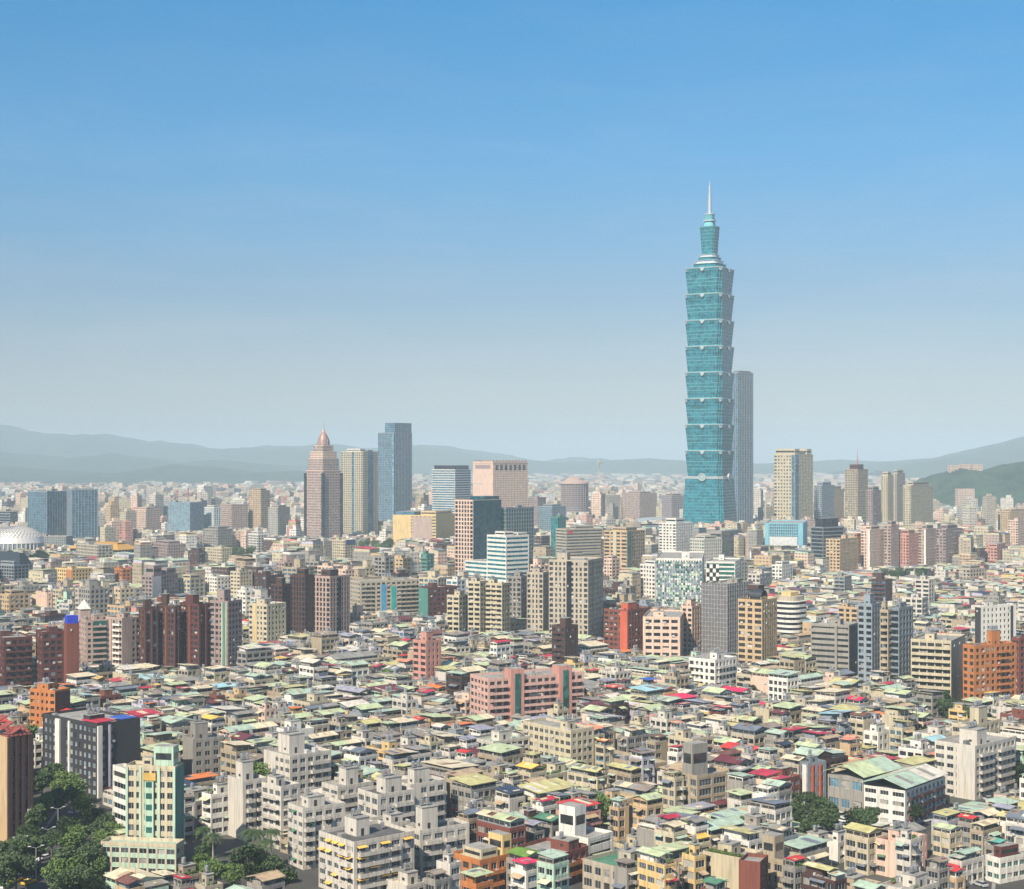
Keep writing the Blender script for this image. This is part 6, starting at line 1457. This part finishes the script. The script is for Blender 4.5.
# ------------------------------------------------------------------ trees
def crown_mesh(seed, mat, n, R, hgt):
    r = random.Random(seed); mb = MB(); lobes = []
    for i in range(9):
        an = r.uniform(0, 2 * pi); d = R * r.uniform(.15, .62)
        lobes.append((d * cos(an), d * sin(an), hgt * r.uniform(.45, .9), R * r.uniform(.3, .52)))
    lobes.append((0, 0, hgt * .85, R * .45))
    for i in range(n):
        lx, ly, lz, lr = r.choice(lobes)
        v = Vector((r.gauss(0, 1), r.gauss(0, 1), r.gauss(0, 1))).normalized() * lr * r.uniform(.6, 1.05)
        leaf(mb, lx + v.x, ly + v.y, lz + v.z * .8, r.uniform(.18, .42), r, mat)
    return mb.mesh('crown')
def trunk_mesh(seed, hgt, R):
    r = random.Random(seed); mb = MB(); mb.tube((0, 0, -.1), (.1, .05, hgt * .5), .3, .2, BARK, 7)
    for i in range(5):
        an = i * 2.4 + r.random(); mb.tube((.06, .03, hgt * .38), (R * .5 * cos(an), R * .5 * sin(an), hgt * r.uniform(.6, .8)), .13, .05, BARK, 5)
    return mb.mesh('trunk')
TREES = [(crown_mesh(i, LEAF_A if i < 3 else LEAF_B, 1900, 4.2, 9.0), trunk_mesh(i, 9.0, 4.2)) for i in range(5)]
def palm_meshes():
    tr = MB(); z = 0; tr.cyl(0, 0, -.1, 9.2, .26, PALMBARK, 8, .17)
    cr = MB(); r = random.Random(9)
    for i in range(24):
        an = i * 2.399; up = r.uniform(.1, 1.0); L = r.uniform(2.6, 3.4); pts = []
        for k in range(7):
            f = k / 6; pts.append(Vector((L * f * cos(an) * .95, L * f * sin(an) * .95, 9.2 + up * L * f * .75 - f * f * L * .75)))
        side = Vector((-sin(an), cos(an), 0))
        for k in range(6):
            for q in range(3):
                p = pts[k].lerp(pts[k + 1], q / 3); wd = 1.0 * (1 - (k / 6) ** 2) + .12
                for s in (-1, 1):
                    tip = p + side * s * wd + Vector((0, 0, -.3)) + (pts[k + 1] - pts[k]) * .6
                    cr.poly([tuple(p), tuple(p + (pts[k + 1] - pts[k]) * .25), tuple(tip)], LEAF_P)
    return cr.mesh('crown'), tr.mesh('trunk')
PALM = palm_meshes()
TLIST = []
def tree(x, y, hgt, kind=None, rng=random.Random(31), z0=0.0):
    """x, y: pixel of the crown's centre."""
    D = (H - z0 - hgt * .65) * F / (y - YH); X = (x - CX) * D / F
    k = rng.randrange(5) if kind is None else kind
    root = empty('palm_tree' if kind == 'p' else 'tree', (X, D, z0), rng.uniform(0, 6.28))
    if kind == 'p': cm, tm = PALM; s = hgt / 10.0
    else: cm, tm = TREES[k]; s = hgt / 9.0
    root.scale = (s * rng.uniform(.9, 1.15), s * rng.uniform(.9, 1.15), s)
    link('trunk', tm, root); link('crown', cm, root)
    TLIST.append(dict(o=root, x=x, y=y, D=D, look='palm tree with a pale trunk' if kind == 'p' else ('bright green leafy tree' if k > 2 else 'dark leafy street tree')))
for q in "30 838 10|16 868 11|40 848 9|42 782 11|52 776 12|64 784 12|74 794 12|84 806 11|60 800 10|46 806 10|36 818 11|92 818 10|20 848 11|8 856 12|4 872 12|98 832 9|104 842 9|96 852 10|86 862 11|74 872 11|64 862 10|84 880 10|56 872 9|108 824 9|70 828 9|100 868 8|112 832 8|52 840 9|70 845 10|62 886 10|94 890 9|80 836 9".split('|'):
    x, y, h = map(int, q.split()); tree(x, y, h)
for q in "200 864 8 3|212 872 9 4|246 858 10 0|260 862 10 1|274 866 9 2|232 874 8 3|250 874 9 1|284 880 8 0|206 852 8 1|790 806 11 0|798 812 10 1|822 812 13 2|828 822 11 0|806 830 9 1|856 818 10 2|864 822 10 0|872 818 9 1|914 812 8 2|812 802 9 1|540 650 13 3|532 654 11 4|548 655 10 3|944 708 12 0|954 710 12 1|964 712 12 2|974 715 12 0|984 720 11 1|992 726 10 2|150 676 9 3|182 671 9 4|192 673 9 3|200 670 9 4|174 673 8 3|752 692 9 3|760 688 8 4|850 706 9 0|836 716 9 1|645 706 8 3|520 700 8 1|600 842 7 3|690 770 7 1|1010 768 9 0|1020 772 9 1|1000 774 9 2".split('|'):
    x, y, h, k = map(int, q.split()); tree(x, y, h, k)
for q in "203 838 11|213 846 12|253 843 13|271 842 12|266 852 11".split('|'):
    x, y, h = map(int, q.split()); tree(x, y, h, 'p')
tr2 = random.Random(8)
for x_, D_ in STRAY:                                        # garden trees in gaps between the houses
    hh = tr2.uniform(10, 14); tree(x_, YH + (H - hh * .65) * F / D_, hh, tr2.choice([1, 3, 4, 3]))
for x_, y_, w_, h_ in ((950, 468, 26, 16), (962, 467, 22, 20), (973, 467, 26, 15), (958, 492, 40, 12)):   # pale blocks on the wooded slope
    D_ = 3950.0 if y_ < 480 else 3500.0; X_ = (x_ - CX) * D_ / F; zt_ = H + (YH - y_) * D_ / F; t_ = Thing()
    shell(t_, w_, 14, max(20, zt_ + 6), dict(wall='peach', glass='grey', fh=4, sp=2, bl=5, br=4, pw=1.6), 1, tr2); parapet(t_, w_, 14, max(20, zt_ + 6), wall('peach'))
    tag(t_.place('apartment_block', X_, D_, .2), {950: 'leftmost pale block on the crest of the wooded slope', 962: 'tallest pale block on the crest of the wooded slope', 973: 'rightmost pale block on the crest of the wooded slope', 958: 'long low pale block halfway up the wooded slope'}[x_], 'apartment block')
for (x0, x1, y0, y1, n, hh) in PARKS:
    for i in range(n): tree(tr2.uniform(x0, x1), tr2.uniform(y0, y1), hh * tr2.uniform(.8, 1.1))

# ------------------------------------------------------------------ cars, lamps, cranes
def car_parts(col, taxi=False, van=False):
    body = MB(); m = plain('car_' + col[0], col[1], .3, .1, .05); L, Wd = (4.6, 1.78)
    prof = [(-2.3, .35), (-2.3, .8), (-2.15, .95), (1.0, .98), (2.2, .82), (2.3, .6), (2.3, .35)]
    body.loft([[(x, -Wd / 2, z) for x, z in prof], [(x, Wd / 2, z) for x, z in prof]], m)
    top = [(-1.95, .96), (-1.45, 1.42), (.35, 1.46), (1.15, .985)] if not van else [(-2.2, .96), (-2.1, 1.85), (1.1, 1.85), (1.7, .99)]
    cab = MB(); cab.loft([[(x, -Wd / 2 + .1 + (.12 if z > 1.1 else 0), z) for x, z in top], [(x, Wd / 2 - .1 - (.12 if z > 1.1 else 0), z) for x, z in top]], glass('ink'))
    rf = MB(); zt = top[1][1]; rf.box(top[1][0] + .05, -Wd / 2 + .24, zt - .01, top[2][0] - .05, Wd / 2 - .24, zt + .06, m)
    wh = MB()
    n = 12; wh.loft([[(.32 * cos(2 * pi * i / n), -.1, .32 + .32 * sin(2 * pi * i / n)) for i in range(n)], [(.32 * cos(2 * pi * i / n), .1, .32 + .32 * sin(2 * pi * i / n)) for i in range(n)]], plain('tyre', (.02, .02, .02), .9))
    hl_ = MB(); hl_.box(2.24, -.22, .6, 2.32, .22, .76, plain('lamp_glass', (.8, .8, .78), .2))
    parts = [('body', body.mesh('body'), (0, 0, 0)), ('cabin_glass', cab.mesh('cabin_glass'), (0, 0, 0)), ('roof', rf.mesh('roof'), (0, 0, 0))]
    wm_, hm = wh.mesh('wheel'), hl_.mesh('headlight')
    parts += [('wheel', wm_, (x, y, 0)) for x in (-1.4, 1.4) for y in (-.82, .82)] + [('headlight', hm, (0, y, 0)) for y in (-.62, .62)]
    if taxi:
        sg = MB(); sg.box(-.5, -.3, zt + .06, -.2, .3, zt + .24, plain('taxi_lamp', (.8, .75, .5), .4)); parts.append(('roof_lamp', sg.mesh('roof_lamp'), (0, 0, 0)))
    return parts
CARS = {'white': car_parts(('white', (.75, .75, .74))), 'silver': car_parts(('silver', (.45, .46, .47))), 'black': car_parts(('black', (.02, .02, .022))), 'yellow': car_parts(('yellow', (.70, .42, .02)), True), 'grey': car_parts(('grey', (.14, .14, .15))), 'van': car_parts(('van', (.66, .66, .65)), False, True)}
CLIST = []
def car(x, y, col, deg):
    X, D = at(x, y, .004)
    root = empty('van' if col == 'van' else 'taxi' if col == 'yellow' else 'car', (X, D, .006), radians(deg))
    for nm, me, loc in CARS[col]: link(nm, me, root, loc)
    CLIST.append(dict(o=root, x=x, y=y, D=D, look={'white': 'white parked car', 'silver': 'silver parked car', 'black': 'black car', 'yellow': 'yellow taxi', 'grey': 'dark grey car', 'van': 'white delivery van'}[col], cat='van' if col == 'van' else 'taxi' if col == 'yellow' else 'car'))
for q in "803 818 white 40|808 823 silver 40|814 827 white 40|820 831 white 42|827 834 grey 40|834 836 white 38|842 840 silver 40|846 828 white 130|842 822 white 130|838 817 van 130|834 829 black 130|852 836 white 130|24 874 white 65|16 882 yellow 65|32 866 silver 65|38 874 black 65|29 884 yellow 62|8 888 white 65|50 842 white 60|62 826 grey 60|75 813 white 62|44 860 white 240|964 884 yellow 200|974 879 white 150|980 886 silver 120|962 876 black 40|986 878 van 60|950 888 grey 20|900 832 white 30|880 844 grey 30|925 822 white 30|990 800 silver 25".split('|'):
    x, y, col, d = q.split(); car(int(x), int(y), col, int(d))
def lamp_meshes():
    p = MB(); p.cyl(0, 0, 0, 8.6, .12, PVC, 8, .07); a = MB(); h_ = MB()
    for s in (-1, 1):
        a.tube((0, 0, 8.5), (s * 1.9, 0, 9.1), .06, .05, PVC); h_.box(s * 1.8 - .45, -.16, 9.06, s * 1.8 + .45, .16, 9.24, plain('lamp_head', (.7, .7, .68), .4))
    return p.mesh('pole'), a.mesh('arm'), h_.mesh('lamp_head')
LM = lamp_meshes(); LAMPS = []
for x, y in ((36, 878), (58, 836), (75, 812), (20, 868), (48, 858), (956, 882), (985, 866)):
    X, D = at(x, y); root = empty('street_lamp', (X, D, 0), radians(25))
    for nm, me in zip(('pole', 'arm', 'lamp_head'), LM): link(nm, me, root)
    LAMPS.append(dict(o=root, x=x, y=y, D=D, look='grey double armed street lamp'))
def crane(x, D, ytop, label, col):
    X = (x - CX) * D / F; z = H - (ytop - YH) * D / F; m = plain('crane_' + col[0], col[1], .6); t = Thing(); q = t.part('mast')
    for sx in (-1, 1):
        for sy in (-1, 1): q.box(sx * 1.2 - .25, sy * 1.2 - .25, 0, sx * 1.2 + .25, sy * 1.2 + .25, z - 12, m)
    k = 0
    while k < z - 14: q.tube((-1.2, -1.2, k), (1.2, -1.2, k + 4), .14, .14, m, 4); q.tube((1.2, -1.2, k), (1.2, 1.2, k + 4), .14, .14, m, 4); k += 4
    j = t.part('jib'); j.box(-14, -.8, z - 12, 34, .8, z - 10.6, m); j.tube((0, 0, z), (30, 0, z - 10.7), .25, .25, m, 4); j.tube((0, 0, z), (-13, 0, z - 10.7), .25, .25, m, 4); j.box(-.9, -.9, z - 10.6, .9, .9, z, m)
    w = t.part('counterweight'); w.box(-14, -1.4, z - 15, -10, 1.4, z - 12, CONC)
    tag(t.place('tower_crane', X, D, radians(20 + x % 50)), label, 'crane', 'tower cranes')
crane(177, 2850, 490, 'pink tower crane, left of two above the far left city', ('pink', (.5, .14, .2)))
crane(188, 2900, 488, 'pink tower crane, right of two above the far left city', ('pink', (.5, .14, .2)))
crane(599, 4200, 459, 'pale yellow tower crane above the far middle city', ('yellow', (.6, .5, .25)))

# ------------------------------------------------------------------ labels: look, then what it stands beside; ordinals only where that still ties
WW = dict(white='white', cream='cream', beige='beige', grey='grey', pink='pink', tan='tan', brick='brick red', brown='brown', yellow='yellow', mint='mint green', bluegrey='blue grey', dark='dark', lilac='lilac', rose='rose', orange='orange', redbrown='red brown', stone='stone grey', purple='purple grey', peach='peach', concrete='concrete', skyblue='sky blue', paper='bright white', teal='teal', slate='slate', mauve='mauve', vermilion='vermilion', hotpink='hot pink')
RW = dict(palegreen='pale green', mint='mint', cream='cream', olive='olive yellow', tan='tan', taupe='taupe', slate='slate', lilac='lilac', navy='navy', maroon='maroon', crimson='crimson', red='red', hotpink='hot pink', orange='orange', yellow='yellow', green='dark green', teal='teal', white='white', grey='grey', brown='brown', salmon='salmon', cyan='pale cyan', blue='blue', darkgrey='dark', moss='moss green')
NUM = ['no', 'one', 'two', 'three', 'four', 'five', 'six', 'seven', 'eight', 'nine', 'ten', 'eleven', 'twelve', 'thirteen', 'fourteen', 'fifteen', 'sixteen']
ORD = ['first', 'second', 'third', 'fourth', 'fifth', 'sixth', 'seventh', 'eighth', 'ninth', 'tenth', 'eleventh', 'twelfth', 'thirteenth', 'fourteenth', 'fifteenth']
def relation(d, ref):
    nm, rx, ry, rD, xl, xr, yt, yb = ref
    if xl <= d['x'] <= xr: return ('in front of ' if d['D'] < rD else 'behind ') + nm
    return ('left of ' if d['x'] < xl else 'right of ') + nm
def dist_ref(d, ref): 
    dx = max(ref[4] - d['x'], 0, d['x'] - ref[5]); return sqrt(dx * dx + (1.6 * (d['y'] - ref[2])) ** 2)
USED = set()
def label_all(items, look, cat, group):
    for d in items: d['refs'] = sorted(REFS, key=lambda r: dist_ref(d, r))[:4]; d['look_'] = look(d)
    todo = list(items)
    for k in range(3):
        by = {}
        for d in todo: by.setdefault(d['look_'] + ', ' + relation(d, d['refs'][k]), []).append(d)
        todo = []
        for s, ds in by.items():
            if len(ds) == 1 and s not in USED: USED.add(s); ds[0]['label'] = s
            elif k < 2: todo += ds
            else:
                ds.sort(key=lambda d: d['x'])
                for i, d in enumerate(ds):
                    q = s + ', ' + (ORD[i] if i < len(ORD) else NUM[min(16, i)]) + ' from left'
                    n = 0
                    while q in USED: n += 1; q = s + ', ' + ORD[min(14, i + n)] + ' from left'
                    USED.add(q); d['label'] = q
    for d in items:
        if len(d['label'].split()) > 16: d['label'] = d['label'].replace(' with balconies', '').replace(' storey house', ' floor house').replace(' ridged', '').replace(' sloping', '')
    for d in items: tag(d['o'], d['label'], d.get('cat', cat), group if not callable(group) else group(d))
def hlook(d):
    s = f"{WW[d['wn']]} {NUM[d['fl']]} storey house, {RW[d['rc']]} "
    s += 'flat roof' if d['kind'] == 'flat' else ('ridged roof' if d['kind'] == 'gable' else 'sloping roof')
    return s
label_all(HOUSES, hlook, 'house', 'low sheet roofed houses')
label_all(APTS, lambda d: f"{WW[d['wn']]} block of {NUM[d['fl']]} storeys" + (' with balconies' if d['bal'] else ''), 'apartment block', 'apartment blocks of the middle distance')
label_all(TLIST, lambda d: d['look'], 'tree', lambda d: 'palm trees' if 'palm' in d['look'] else 'trees between the buildings')
label_all(CLIST, lambda d: d['look'], 'car', 'cars on the streets')
label_all(LAMPS, lambda d: d['look'], 'street lamp', 'street lamps')

# ------------------------------------------------------------------ haze: one closed box of thin even air round the scene
hz = MB(); hz.box(-46000, -3500, -1, 46000, 46000, 545, CONC)
ho = hz.build('haze')
hm, nt_, p_ = new_mat('haze_air')
nt_.nodes.remove(p_)
pv = nt_.nodes.new('ShaderNodeVolumePrincipled')
pv.inputs['Color'].default_value = HAZE_COLOR + (1,)
pv.inputs['Density'].default_value = HAZE_DENSITY
pv.inputs['Anisotropy'].default_value = -0.2
nt_.links.new(pv.outputs[0], nt_.nodes['Material Output'].inputs['Volume'])
ho.data.materials.clear(); ho.data.materials.append(hm)
tag(ho, 'thin blue haze over the city', 'haze', kind='stuff')
print('objects', len(bpy.data.objects))
